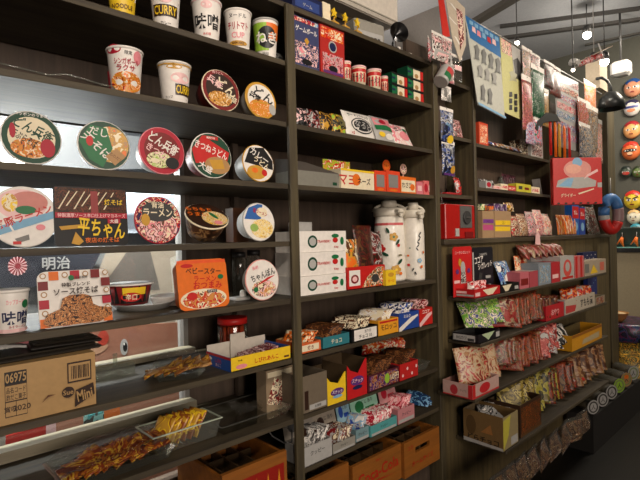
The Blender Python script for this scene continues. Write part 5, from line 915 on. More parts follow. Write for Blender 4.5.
# ================================================================= WIDE BAY, UPPER SHELVES
r0, r1, r2 = ZR[0]+.0095, ZR[1]+.0095, ZR[2]+.0075
def bx(x0, x1, yt, z, Y, d, label, col, dec=None, name='snack_box', cat='box', **k): return carton(x0, x1, yt, Y, z, d, name, label, cat, col, dec, **k)
bx(479, 488, 123, r0, D+.01, .07, 'orange-red box with yellow figures on upper wide shelf by divider', (206, 70, 40), lambda w, h: [('r', .1*w, .1*h, .9*w, .9*h, jumble('red', 'orange', 'cream', 'red'))])
sachet_row(8, px(492, D+.02), D+.02, r0+.006, .058, .05, .06, .018, pr(['dred', 'tan', 'lgrey', 'blue'], 30), 'red tan and blue snack bag lying along the upper wide shelf', 'mixed snack bags on the upper wide shelf', lean=-52, yaw=.3)
bx(520, 531, 141, r0, D+.03, .07, 'brown printed box beside the white figure box', jumble('brown', 'dbrown', 'cream'), None)
bx(531, 543, 140, r0, D+.01, .07, 'white box with dark figures at the end of upper wide shelf', 'lgrey', lambda w, h: [('r', .1*w, .1*h, .9*w, .9*h, jumble('lgrey', 'dgrey', 'dred', 'white'))])
sachet_row(3, px(482, D+.05), D+.04, r1+.003, .06, .05, .055, .015, pr(['dgrey', 'black', 'lgrey', 'dred'], 30), 'small black and white pack by the divider on second wide shelf', 'black and white packs by the divider', lean=-15)
bx(486, 492, 181, r1, D+.005, .04, 'tiny white and red box in front of small black packs', 'lgrey', lambda w, h: [('e', .5*w, .5*h, .35*w, .35*h, 'crimson')])
tag(MB().lathe([(.03, 0), (.031, .002), (.022, .06), (.008, .085), (.008, .095)], FOG, 20).build('plastic_bottle', None, (px(502, D+.088), D+.088, r1)), 'cloudy white cone-shaped bottle on the second wide shelf', 'bottle')
sachet_row(6, px(506, D+.12), D+.12, r1+.003, .034, .031, .125, .012, pr([(60, 34, 40), (90, 50, 60), (50, 28, 34)], 30), 'tall dark maroon packet standing behind the yellow boxes', 'tall maroon packets', lean=-8)
for i, (x0, x1, yt, c, lb) in enumerate(((494, 501, 186, 'lpink', 'low pink box in front of the cone-shaped bottle'), (501, 508, 184, 'cream', 'low cream box between pink box and yellow one'), (508, 516, 186, 'red', 'low red box in front of the maroon packets'), (516.5, 531, 184, (206, 200, 60), 'yellow low box with dark marks on second wide shelf'), (531.5, 540, 187, 'cream', 'pale low box next to the yellow marked box'))):
    bx(x0, x1, yt, r1, D-.0+.002*i, .05, lb, c, lambda w, h: [('r', .15*w, .3*h, .4*w, .7*h, 'dgrey'), ('r', .55*w, .3*h, .85*w, .6*h, 'dred')] if i == 3 else [('r', .1*w, .25*h, .9*w, .7*h, jumble('lpink', 'red', 'cream'))])
tag(MB().box(-.004, 0, 0, .004, .05, .11, 'lgrey', X=Matrix.Rotation(-.35, 4, 'Y')).build('card_box', None, (px(543, D+.03), D+.03, r1+.002)), 'thin pale card leaning at the end of second wide shelf', 'card')
# counter board row
KC = (168, 138, 104)
for i, (x0, x1, yt, lb, st) in enumerate(((482.5, 494, 224, 'bottom brown box with purple strip on counter board', (120, 60, 140)), (494.5, 511, 226, 'bottom brown box with yellow strips on counter board', 'yellow'))):
    t = bx(x0, x1, yt, r2, D-.02, .14, lb, KC, lambda w, h: [('r', .05*w, .55*h, .95*w, .95*h, (190, 80, 130) if i == 0 else 'yellow')], name='cardboard_box')
    zt_ = t.location.z+t['_h']+.001
    bx(x0, x1, 211, zt_, D-.02, .14, lb.replace('bottom', 'upper'), KC, lambda w, h: [('r', .05*w, .05*h, .95*w, .36*h, st), ('t', 'くじ', .5*w, .2*h, .2*h, 'dbrown')], name='cardboard_box')
zt_ = at(494, 211, D-.02).z+.004
for i, (x0, x1, yt, c, lb) in enumerate(((481, 485, 204, ('lime', 'cream', 'green'), 'lime packet on top of the brown boxes by the divider'), (485.5, 494, 206, ('grey', 'orange', 'dgrey'), 'grey and orange packet on top of the brown boxes'), (494.5, 507, 204, ('lgrey', 'purple', 'dgrey'), 'silver and purple packet on top of the brown boxes'))):
    bx(x0, x1, yt, zt_, D+.0, .08, lb, pr(list(c), 40), None, 'snack_packet', 'snack')
fpack(505, 515, 203, zt_-.0, D+.03, 'red and cream bag with round face patch above brown boxes', pr(['dred', 'cream', 'gold', 'dbrown'], 30))
for i, (x, yt, c, lb) in enumerate(((516, 216, ('dred', 'cream', 'brown', 'red'), 'red and cream snack bag on the counter board beside brown boxes'), (524, 214, ('brown', 'cream', 'dred', 'tan'), 'brown striped snack bag on the counter board'), (533, 212, ('lpink', 'dred', 'lgrey', 'pink'), 'pinkish clear snack bag on the counter board'), (541, 210, ('cream', 'pink', 'lgrey', 'red'), 'rounded cream snack bag on the counter board'), (548, 214, ('lgrey', 'cream', 'pink', 'tan'), 'pale snack bag on counter board in front of the divider'))):
    fpack(x-4.4, x+4.4, yt, r2, D+.0-.002*i, lb, pr(list(c), 34, 'noise', dist=2.5), None, -10, .05)
sachet_row(8, px(555, D+.02), D-.005, r2+.003, .045, .04, .14, .012, pr(['orange', 'gold', 'red', 'cream'], 26, stretch=(3, 1, .6)), 'orange and gold stick packet standing on the counter board', 'orange and gold stick packets', lean=-6)
for i, (x0, x1, yt, c, lb) in enumerate(((572, 579, 205, (30, 90, 170), 'blue and red picture box beside the orange stick packets'), (579.5, 585, 207, (40, 70, 150), 'narrow blue box beside the blue and red picture box'))):
    bx(x0, x1, yt, r2, D-.0, .05, lb, c, lambda w, h: [('r', .05*w, .55*h, .95*w, .95*h, 'red'), ('t', 'ガム', .5*w, .75*h, .15*h, 'white'), ('e', .5*w, .28*h, .3*w, .15*h, 'lblue')])
fpack(588, 601, 207, r2, D-.0, 'black toy bag with white and red pieces at the board end', pr(['black', 'lgrey', 'dgreen', 'dred', 'black'], 34))
# red picture box hanging over the bay
Yp = yh-.05
t = thing('picture_box', 'large red picture box with a toy glider, hung in front of the bay', 'box', tuple(at(552.5, 158, Yp)), (0, 0, R_(-41)))
w = mpp(565, 158, Yp)*48; h = at(552.5, 158, Yp).z-at(553, 205, Yp).z; b = MB().box(0, 0, -h, w, .035, 0, (196, 44, 42), bev=.003)
b.decals([('e', .5*w, -.25*h, .28*w, .2*h, (220, 150, 140)), ('e', .5*w, -.1*h, .1*w, .1*h, 'lblue'), ('e', .42*w, -.24*h, .16*w, .1*h, (232, 170, 150)), ('p', [(.06*w, -.62*h), (.1*w, -.48*h), (.3*w, -.42*h), (.7*w, -.42*h), (.88*w, -.5*h), (.86*w, -.62*h), (.5*w, -.66*h)], 'lgrey'), ('p', [(.1*w, -.60*h), (.3*w, -.44*h), (.42*w, -.44*h), (.36*w, -.62*h)], 'lblue'), ('p', [(.62*w, -.46*h), (.92*w, -.3*h), (.9*w, -.25*h), (.7*w, -.36*h)], 'lpink'), ('r', .9*w, -.64*h, .99*w, -.54*h, 'lgrey'), ('t', 'グライダー', .3*w, -.8*h, .08*h, 'cream', 0, .3*w), ('p', [(.5*w, -.76*h), (.82*w, -.66*h), (.83*w, -.68*h), (.52*w, -.79*h)], 'cream'), *[('e', (.1+.15*i)*w, -.97*h, .03*w, .02*h, 'dbrown') for i in range(6)]], front(0, 0)); b.build('box_front', t)
# inflated ring toy by the end post
p = at(611, 214, 1.20); t = thing('inflatable_ring', 'blue and red inflated ring toy hanging beside the end post', 'toy', tuple(p), (0, 0, R_(-38)))
RX, RZ, rr = .06, .125, .04
for nm, a0, a1, c in (('blue_half', 20, 185, (70, 120, 180)), ('white_band', 185, 200, 'lgrey'), ('red_half', 200, 330, (190, 36, 30)), ('pale_patch', 330, 380, (150, 120, 120))):
    n = 12; pts = [(RX*math.cos(R_(a0+(a1-a0)*i/n)), 0, RZ*math.sin(R_(a0+(a1-a0)*i/n))) for i in range(n+1)]
    MB().tube(pts, rr, c, 14).build(nm, t)
MB().tube([(0, 0, RZ+rr-.01), (0, 0, RZ+rr+.12)], .004, 'lgrey').build('string', t)

# ================================================================= STEPPED LOWER SHELVES
def lp(x, l): return px(x, LY[l])
# first step: chocolate cigarette displays and boxes
def display(x0, x1, yt, y, label, col, head, dec, cd, cw=.085, side=None, tr=.042):
    a, c = at(x0, 290, y), at(x1, 290, y); w = c.x-a.x; t = thing('display_carton', label, 'box', (a.x, y, LZ[0]+.0008)); z = LZ[0]
    b = MB(); b.box(0, 0, 0, w, .10, .002, col); b.box(0, 0, 0, w, .003, tr, col); b.box(0, .003, 0, .003, .10, tr, col); b.box(w-.003, .003, 0, w, .10, tr, col); b.decals(cd(w, tr), front(0, 0), .0006); b.decals([('r', .005, .008, .095, tr*.4, 'lgrey'), ('r', .005, tr*.5, .06, tr*.75, 'lpink')], leftface(0, .1, 0), .0006); b.build('tray', t)
    return t, w
def headcard(x0, x1, yt, y, parent, col, dec, zb):
    a, c = at(x0, 265, y), at(x1, 265, y); w = c.x-a.x; h = at((x0+x1)/2, yt, y).z-LZ[0]-.001; o = parent.location; r = .012
    pts = [(a.x-o.x+u, v) for u, v in ((0, 0), (w, 0), (w, h-r), (w-r, h), (r, h), (0, h-r))]; n = len(pts)
    b = MB().add([(u, y-o.y, v) for u, v in pts]+[(u, y-o.y+.003, v) for u, v in pts], [tuple(range(n)), tuple(range(2*n-1, n-1, -1))]+[(i, n+i, n+(i+1) % n, (i+1) % n) for i in range(n)], col)
    b.decals(dec(w, h), lambda u, v, off: (a.x-o.x+u, y-o.y-off, v), .0006); b.build('header_card', parent)
t, w = display(474.5, 500, 0, LY[0]-.01, 'red candy display with a pale animal figure on tall header', (190, 26, 30), None, None, lambda w, h: [('p', [(.3*w, .8*h), (.9*w, .9*h), (.7*w, .15*h), (.5*w, .12*h)], 'cream'), ('r', .02*w, .2*h, .2*w, .6*h, 'lpink')])
headcard(453, 472, 246.5, LY[0]+.088, t, (200, 30, 32), lambda w, h: [('t', 'コーラシガレット', .5*w, .88*h, .07*h, 'lpink', 0, .8*w), ('e', .35*w, .68*h, .08*w, .08*h, 'gold'), ('e', .5*w, .56*h, .12*w, .14*h, 'lgrey'), ('p', [(.4*w, .5*h), (.62*w, .5*h), (.66*w, .25*h), (.36*w, .25*h)], jumble('lgrey', 'dgrey', 'white')), ('e', .2*w, .5*h, .08*w, .05*h, 'purple'), ('e', .8*w, .5*h, .08*w, .05*h, 'purple'), ('r', .02*w, .27*h, .3*w, .33*h, 'lpink')], 0)
t, w = display(500.5, 519, 0, LY[0]-.008, 'black candy display with white kana on tall header', 'black', None, None, lambda w, h: [('p', [(.1*w, .85*h), (.6*w, .9*h), (.4*w, .15*h), (.25*w, .12*h)], 'cream'), ('r', .75*w, .2*h, .95*w, .6*h, 'lgrey')])
headcard(472.5, 493, 247, LY[0]+.087, t, (22, 22, 30), lambda w, h: [('p', [(0, .0), (.0, h*.9), (.06*w, h*.9), (.06*w, 0)], 'lgrey'), ('t', 'ココア', .3*w, .72*h, .15*h, 'white', .1, .4*w, .06), ('t', 'シガレット', .6*w, .6*h, .14*h, 'white', .1, .7*w, .06), ('t', 'CIGARETTE', .5*w, .84*h, .05*h, 'lgrey'), ('p', [(.2*w, .1*h), (.3*w, .45*h), (.45*w, .42*h), (.36*w, .06*h)], 'dgrey'), ('r', .6*w, .3*h, .85*w, .36*h, 'lgrey'), ('r', .6*w, .12*h, .85*w, .16*h, 'lgrey')], 0)
sachet_row(5, lp(478, 0)+.0, LY[0]+.045, LZ[0]+.022, .028, .035, .05, .01, pr(['red', 'lpink', 'dred', 'white'], 30), 'red and white thin candy box standing in the red display', 'candy boxes in the red display', lean=-20, name='candy_box')
def b0(x0, x1, yt, dy, d, label, col, dec=None, **k): return carton(x0, x1, yt, LY[0]+dy, LZ[0]+.0008, d, 'snack_box', label, 'box', col, dec, **k)
fpack(501, 515, 262, LZ[0]+.001, LY[0]+.06, 'crinkled blue and white bag behind the black display', pr(['blue', 'lblue', 'navy', 'white'], 30), None, -20, .04)
b0(520, 529, 272, -.006, .09, 'low pink clear-lidded box beside the black display', (190, 100, 110), lambda w, h: [('r', .1*w, .2*h, .9*w, .6*h, 'dred')])
b0(529.5, 538, 271, -.006, .09, 'low pinkish red box with pale top beside the grey one', (170, 70, 80), None, topc='lgrey')
t = b0(538.5, 551, 263, -.006, .11, 'grey-blue and white printed box under the pack heap', (130, 140, 150), lambda w, h: [('r', .1*w, .1*h, .9*w, .9*h, jumble('lgrey', 'grey', 'lblue'))])
t2 = b0(551.5, 560, 262, -.006, .11, 'plain red box between grey-blue and white boxes', (180, 40, 50), lambda w, h: [('r', .1*w, .2*h, .8*w, .4*h, 'lpink')])
t3 = b0(560.5, 574, 256, -.006, .11, 'white box with red clown-like print on the first step', 'lgrey', lambda w, h: [('e', .5*w, .5*h, .3*w, .36*h, (210, 80, 70)), ('e', .5*w, .55*h, .16*w, .2*h, 'lgrey'), ('r', .1*w, .05*h, .9*w, .15*h, 'red')])
t4 = b0(574.5, 584, 256, -.006, .11, 'pink and red striped box beside the white printed box', (200, 110, 110), lambda w, h: [('r', .1*w, 0, .3*w, h, 'red'), ('r', .6*w, 0, .8*w, h, 'red')])
b0(584.5, 606, 260, -.006, .08, 'pale box with yellow triangle at the end of first step', (176, 160, 140), lambda w, h: [('p', [(.25*w, .1*h), (.4*w, .7*h), (.6*w, .1*h)], 'yellow'), ('r', .7*w, .2*h, .9*w, .8*h, (210, 110, 90)), ('r', .02*w, .2*h, .2*w, .8*h, 'grey')])
b0(583, 597, 252, .085, .04, 'navy box with white stars behind the end boxes', 'navy', lambda w, h: [('e', (.15+.14*i)*w, (.7+.15*(i % 2))*h, .03*w, .02*h, 'white') for i in range(6)])
zz0 = t.location.z+t['_h']+.001
fpack(515, 529, 256, LZ[0]+.001, LY[0]+.095, 'orange-red bag standing behind the low pink boxes', pr(['red', 'orange', 'cream', 'dred'], 30), None, -5, .02)
t = carton(531, 547, 247, LY[0]+.105, LZ[0]+.001, .03, 'display_carton', 'white carton with red print and a raised pointed tab', 'box', 'lgrey', lambda w, h: [('t', 'いちご', .5*w, .7*h, .15*h, 'red', 0, .7*w, .05), ('r', .05*w, .35*h, .95*w, .5*h, 'lpink')])
MB().add([(.3*t['_w'], .0, t['_h']), (.6*t['_w'], .0, t['_h']), (.58*t['_w'], 0, t['_h']+.07), (.5*t['_w'], 0, t['_h']+.09), (.34*t['_w'], 0, t['_h']+.075), (.3*t['_w'], .004, t['_h']), (.6*t['_w'], .004, t['_h']), (.58*t['_w'], .004, t['_h']+.07), (.5*t['_w'], .004, t['_h']+.09), (.34*t['_w'], .004, t['_h']+.075)], [(0, 1, 2, 3, 4), (9, 8, 7, 6, 5), (0, 5, 6, 1), (1, 6, 7, 2), (2, 7, 8, 3), (3, 8, 9, 4), (4, 9, 5, 0)], 'lpink').build('raised_tab', t)
sachet_row(7, lp(538, 0), LY[0]+.05, zz0+.006, .085, .08, .11, .05, pr([(150, 50, 44), 'brown', 'dred', (170, 150, 120)], 24), 'pink and brown snack bag heaped on the first step boxes', 'pink and brown bags on the first step', lean=-40, yaw=.3, jit=.3)
# second step
Y1 = LY[1]-.01
t = carton(478.5, 500, 332, Y1, LZ[1]+.0008, .135, 'candy_tray', 'black tray with white side label holding green snack bags', 'box', (24, 22, 28), lambda w, h: [('p', [(.15*w, .95*h), (.75*w, .98*h), (.45*w, .15*h)], (180, 200, 160)), ('r', .8*w, .2*h, .98*w, .8*h, 'lgrey')], openm=mat('dgrey', .6), sided=lambda d, h: [('r', .04*d, .15*h, .88*d, .85*h, 'lgrey'), ('t', 'BIGカツ', .36*d, .5*h, .4*h, 'dgrey', 0, .4*d), ('r', .6*d, .2*h, .84*d, .5*h, 'dgrey')])
GB = pr([(90, 150, 50), (170, 200, 90), (40, 90, 50), 'cream', (60, 70, 130)], 26, 'noise', dist=2)
def heap(n, x0, x1, l, dy0, dy1, z0, w, h, th, m, label, group, lean=(-60, -30), yaw=(-.6, .6), seed=1, zup=.0, name='snack_bag', cat='snack bag', dec=None, cr=None):
    """a leaning row of bags filed along a step, faces towards the near end"""
    rd = random.Random(seed); o = None; a, c = px(x0, LY[l]), px(x1, LY[l]); n = n if n <= 5 else int(n*1.1); dx = (c-a)/n
    le0 = (lean[0]+lean[1])/2*.85; big = n <= 5; ps = -.6 if big else -1.0; zup *= .5; h = min(h*1.12, (LZ[l-1]-.026-z0-zup-.015)/math.cos(R_(le0-4)) if l else h); w = min((D-.03-LY[l])*.93+.03, w*1.35); th = min(th*1.3, dx*.80*math.sin(abs(ps))*math.cos(R_(le0))*.72)
    for i in range(n):
        x = a+dx*(i+.5); Y = LY[l]+(D-.088-LY[l])/2+rd.uniform(-.006, .004)-(.012 if i % 3 == 0 else 0); loc = (x, Y, z0+zup*(.5+.5*math.sin(i*1.7+seed))+th/2*math.sin(R_(-le0))+.011)
        rot = (R_(le0+rd.uniform(-2.2, 2.2)), rd.uniform(-.08, .08), ps+rd.uniform(-.045, .045))
        sc_ = rd.uniform(.86, 1.0)
        if o is None: o = bag(name, label, cat, loc, w, h, th, m, dec, rot, group, cr)
        else: copyone(o, loc, rot, None, (sc_, sc_, sc_))
heap(5, 479, 503, 1, .0, .08, LZ[1]+.04, .10, .13, .05, GB, 'green and cream snack bag heaped over the black tray', 'green snack bags over the black tray', (-62, -35), (-.3, .5), 3, .04)
heap(4, 503, 513, 1, .08, .10, LZ[1]+.02, .10, .15, .035, pr(['dred', (150, 50, 44), (160, 140, 110), (90, 24, 22)], 24), 'dark red and pink snack bag behind the green bags', 'dark red bags behind green ones', (-40, -15), (-.5, .5), 4, .03)
heap(14, 512, 538, 1, .0, .09, LZ[1]+.005, .09, .16, .03, pr([(120, 46, 30), (170, 70, 34), 'dbrown', (130, 90, 60), (90, 26, 22)], 26, stretch=(2, 2, .7)), 'red-brown long snack bag leaning on the second step', 'red-brown long bags', (-58, -25), (.1, .8), 5, .03)
heap(9, 534, 556, 1, .02, .10, LZ[1]+.005, .10, .12, .035, pr(['dbrown', (90, 24, 22), (120, 84, 54), (80, 44, 28)], 24), 'dark brown glossy snack bag in the middle of second step', 'dark brown bags on the second step', (-62, -30), (-.5, .5), 6, .03)
YT = LY[1]-.012
t = carton(546, 564, 304, YT, LZ[1]+.0008, .10, 'candy_tray', 'low red tray with white lettering beside brown bags', 'box', (180, 30, 40), lambda w, h: [('t', 'おやつ', .5*w, .5*h, .4*h, 'lpink', 0, .8*w)], openm=mat('dred', .6))
t = carton(565, 595, 296, YT, LZ[1]+.0008, .12, 'candy_tray', 'white carton tray of red candy with dark brush lettering', 'box', (190, 178, 160), lambda w, h: [('t', 'すもも漬', .7*w, .5*h, .6*h, 'dgrey', .0, .5*w, .06), ('p', [(.02*w, .1*h), (.3*w, .1*h), (.35*w, .5*h), (.02*w, .6*h)], (190, 60, 60))], openm=mat('kraft', .6), side='lgrey')
heap(9, 570, 592, 1, .02, .07, LZ[1]+.05, .07, .08, .03, pr(['red', 'dred', 'orange', 'lgrey'], 26), 'small red glossy candy bag in the white carton tray', 'red candy bags in the white tray', (-60, -30), (-.6, .6), 7, .015)
t = carton(595.5, 605, 296, YT+.0, LZ[1]+.0008, .10, 'candy_tray', 'small white printed carton at the end of second step', 'box', (150, 140, 120), lambda w, h: [('r', .1*w, .1*h, .9*w, .9*h, jumble('lgrey', 'dred', 'tan'))], openm=mat('kraft', .6))
t = carton(588, 597, 276, LY[1]+.1, LZ[1]+.0008, .03, 'snack_box', 'dark blue starred box standing behind the white carton tray', 'box', (26, 44, 110), lambda w, h: [('e', (.2+.2*i)*w, (.5+.1*i)*h, .04*w, .02*h, 'lblue') for i in range(4)])
# third step
Y2 = LY[2]-.01
t = carton(472.5, 499, 380, Y2, LZ[2]+.0008, .15, 'candy_tray', 'white and red tray with oval red logos at third step front', 'box', (196, 160, 150), lambda w, h: [('e', .45*w, .5*h, .2*w, .36*h, (190, 40, 44)), ('r', 0, 0, .1*w, h, (190, 40, 40)), ('r', 0, .0, w, .12*h, (190, 50, 50))], openm=mat((150, 110, 100), .6), side=(196, 160, 150), sided=lambda d, h: [('e', .38*d, .45*h, .13*d, .36*h, (180, 50, 56)), ('r', .86*d, 0, d, h, (190, 40, 44)), ('t', 'チップス', .7*d, .5*h, .2*h, 'grey', 0, .2*d), ('r', 0, .0, d, .08*h, (190, 50, 50))])
RB = pr([(170, 46, 40), (196, 160, 124), (190, 170, 140), (170, 120, 74), 'dred'], 24, dist=2)
heap(5, 474, 499, 2, .0, .10, LZ[2]+.02, .10, .16, .06, RB, 'red and cream chip bag standing in the white and red tray', 'red and cream chip bags', (-35, -8), (-.5, .5), 8, .02)
heap(6, 500, 514, 2, .03, .12, LZ[2]+.06, .10, .15, .04, pr([(90, 34, 30), (140, 44, 36), (130, 100, 66), 'dbrown', (150, 130, 110)], 24, dist=2), 'maroon and tan snack bag on the back of the third step', 'maroon and tan bags on the third step', (-45, -15), (-.2, .7), 9, .03)
heap(14, 513, 545, 2, .0, .11, LZ[2]+.01, .10, .15, .045, pr([(110, 54, 34), (160, 84, 40), 'dbrown', (150, 36, 28), (130, 96, 62)], 24, dist=2), 'brown and red crinkled snack bag along the third step', 'brown and red bags along the third step', (-60, -25), (-.4, .6), 10, .05)
heap(6, 538, 552, 2, .0, .1, LZ[2]+.03, .12, .15, .06, pr([(170, 50, 44), (200, 110, 100), (120, 30, 30), 'lgrey'], 24), 'rounded pink-red snack bag at the crest of the third step', 'rounded pink-red bags', (-50, -20), (-.5, .5), 11, .05)
heap(4, 552, 568, 2, -.01, .05, LZ[2]+.03, .13, .16, .05, pr(['black', 'dgrey', 'white', 'black'], 16), 'black bag with white stripes on the third step by yellow tray', 'black and white striped bags', (-70, -45), (-.2, .6), 12, .03)
t = carton(572, 602, 330, LY[2]-.012, LZ[2]+.0008, .14, 'candy_tray', 'bright yellow open tray at the end of third step', 'box', (214, 150, 30), lambda w, h: [('p', [(.3*w, .2*h), (.9*w, .2*h), (.9*w, .6*h), (.35*w, .5*h)], (190, 170, 130)), ('r', 0, .82*h, w, h, (150, 90, 20))], openm=mat((110, 96, 62), .6))
# fourth step
Y3 = LY[3]-.01
t = carton(503, 518, 414, Y3, LZ[3]+.0008, .20, 'cardboard_carton', 'brown open carton of white sachets at the lowest step', 'box', (150, 134, 96), lambda w, h: [('p', [(0, .0), (.0, h*.9), (.5*w, .98*h), (.35*w, .4*h)], (190, 180, 70)), ('r', .5*w, .05*h, .95*w, .3*h, 'lgrey')], openm=mat((100, 84, 60), .6), side=(120, 94, 58), sided=lambda d, h: [('e', .2*d, .55*h, .13*d, .3*h, (90, 68, 40)), ('t', 'どらチョコ', .5*d, .18*h, .2*h, 'black', 0, .8*d, .05), ('p', [(0, 0), (d, 0), (d, .08*h), (0, .12*h)], 'lgrey'), ('p', [(.45*d, .4*h), (.7*d, .7*h), (.75*d, .4*h)], (160, 110, 60))])
WP = pr(['lgrey', 'white', 'dgrey', 'lgrey', 'black'], 22, stretch=(1, 1, 1))
heap(8, 504.5, 514, 3, .0, .13, LZ[3]+.03, .12, .115, .012, WP, 'white sachet with black lettering in the brown open carton', 'white sachets in the brown carton', (-55, -40), (.5, .8), 13, .0, 'sachet', 'sachet')
heap(7, 519, 536, 3, .02, .12, LZ[3]+.06, .10, .16, .04, pr([(150, 130, 60), (90, 76, 34), (190, 170, 90), 'dbrown'], 22), 'gold and olive snack bag behind the brown carton', 'gold and olive bags', (-50, -20), (-.3, .5), 14, .03)
t = carton(520, 541, 400, LY[3]-.0, LZ[3]+.0008, .16, 'display_carton', 'dark brown printed box with round snack pictures, lowest step', 'box', (60, 40, 26), lambda w, h: [('r', .05*w, .1*h, .95*w, .9*h, jumble('dbrown', (150, 80, 30), 'black', (90, 60, 30))), ('r', .0, .0, w, .1*h, (90, 60, 30))], openm=mat((90, 76, 54), .6))
heap(7, 534, 558, 3, .0, .1, LZ[3]+.03, .11, .17, .04, pr([(150, 140, 46), (170, 160, 84), 'dgrey', (110, 96, 34)], 20), 'yellow-green snack bag by the dark brown box', 'yellow-green bags', (-50, -25), (-.5, .3), 15, .05)
heap(12, 548, 578, 3, .0, .13, LZ[3]+.03, .12, .16, .05, pr([(84, 38, 28), (140, 60, 34), (50, 26, 18), (120, 90, 58)], 22), 'reddish brown bag heaped on the lowest step', 'reddish brown bags on the lowest step', (-60, -25), (-.5, .5), 16, .05)
heap(4, 568, 582, 3, -.02, .03, LZ[3]+.06, .15, .15, .05, pr([(180, 30, 34), (150, 20, 26), 'lgrey', (190, 40, 40)], 14), 'bright red and white snack bag on the lowest step', 'bright red bags on the lowest step', (-65, -45), (-.3, .3), 17, .02)
heap(16, 576, 604, 3, .0, .16, LZ[3]+.03, .13, .17, .06, pr([(130, 84, 54), (160, 124, 84), (100, 62, 40), (70, 40, 26)], 20), 'tan crinkled snack bag heaped beneath the yellow tray', 'tan bags beneath the yellow tray', (-65, -25), (-.6, .6), 18, .14)
# clear bags hanging below and their round tags
CB = clear('clear_bag', (190, 176, 150), .12, 60, .03)
yg = LY[3]-.06; rd = random.Random(5)
zl = LZ[3]-.05
FILL = pr([(200, 150, 96), (100, 66, 40), (226, 196, 150), (150, 90, 50)], 30)
cl = None
for i, x in enumerate((497, 508, 520, 531, 542, 553, 563, 573, 582)):
    Yq = yg; p = at(x, 440-i*4.3, Yq); h = .135; loc = (p.x, Yq, LZ[3]-.02-h)
    if cl is None:
        cl = thing('sweet_bag', 'clear crinkled bag of sweets hanging below the lowest step', 'snack bag', loc, (0, 0, 0), 'clear bags hanging below the lowest step')
        pillow(.15, h, .07, CB).build('bag', cl); pillow(.14, h*.85, .062, FILL).build('contents', cl)
    else: clone(cl, loc, (0, 0, rd.uniform(-.3, .3)))
for i, (x, y) in enumerate(((593, 407), (604, 399), (613, 391), (620, 384), (627, 379), (634, 372))):
    pass
tx = None
for i, (x, y, c) in enumerate(((593, 407, 'lgrey'), (602.5, 399.5, 'lgrey'), (611.5, 392, 'lgrey'), (619, 385.5, 'lime'), (626, 379.5, 'tan'), (633, 373, 'lgrey'))):
    Yq = 1.10-.0; p = at(x, y, Yq); r = mpp(x, y, Yq)*7.2
    nm = ['first and nearest', 'second', 'third', 'fourth, pale green', 'fifth, with orange patch', 'last and farthest'][i]
    t = thing('round_tub', 'round tub with ringed lid, %s of the row' % nm, 'tub', (p.x, Yq, p.z), (0, 0, R_(-28)), 'round tubs with ringed lids')
    b = MB().lathe([(r*.9, .15), (r*.95, .003), (r*.95, 0)], CB if False else clear('smoky_tub', (120, 110, 96), .14, 0, .1), 28, axis='Y'); b.build('tub_body', t)
    b = MB().lathe([(r*.97, .006), (r, .004), (r, -.003)], (60, 56, 50), 28, axis='Y'); b.decals([('e', 0, 0, r*.97, r*.97, c), ('e', 0, 0, r*.8, r*.8, (60, 56, 50) if i < 3 else (130, 140, 90)), ('e', 0, 0, r*.55, r*.6, c), ('t', '人', 0, 0, r*.7, (60, 56, 50), 0, None, .06)]+([('e', 0, r*.4, r*.4, r*.3, 'orange')] if i == 4 else []), front(0, 0, -.003)); b.build('lid', t)
# low board carrying the row of tubs
za = at(593, 414, 1.1).z
tag(MB().box(px(590, 1.1)-.05, 1.09, 0, px(634, 1.1)+.06, 1.25, at(604, 406.8, 1.1).z-.0, mat((20, 16, 13), .8)).build('low_bench'), 'low dark bench at the floor carrying the row of round tubs', 'bench')

# ================================================================= FAR ROOM
cx = 5.27; zt2 = atx(628, 247, cx).z; ya, yb_ = -1.2, 1.75
t = thing('goldfish_counter', 'beige fronted counter with dark edge and pale teal water top', 'counter', (cx, 0, 0))
MB().box(0, ya, 0, .6, yb_, zt2-.05, mat((150, 138, 110), .6)).build('counter_front', t)
MB().box(-.02, ya, zt2-.05, .62, yb_, zt2-.01, mat('black', .4)).build('counter_edge', t)
MB().box(.03, ya+.03, zt2-.01, .57, yb_-.03, zt2, mat((130, 190, 180), .1)).build('water_surface', t)
p = atx(630, 234, cx+.35)
t = thing('dark_tub', 'large round dark tub on the teal counter', 'tub', (cx+.33, p.y-.05, zt2+.001))
MB().lathe([(.22, 0), (.24, .06), (.28, .17), (.29, .19), (.27, .185), (.23, .06), (0, .03)], mat((62, 72, 66), .4), 36).build('tub_body', t)
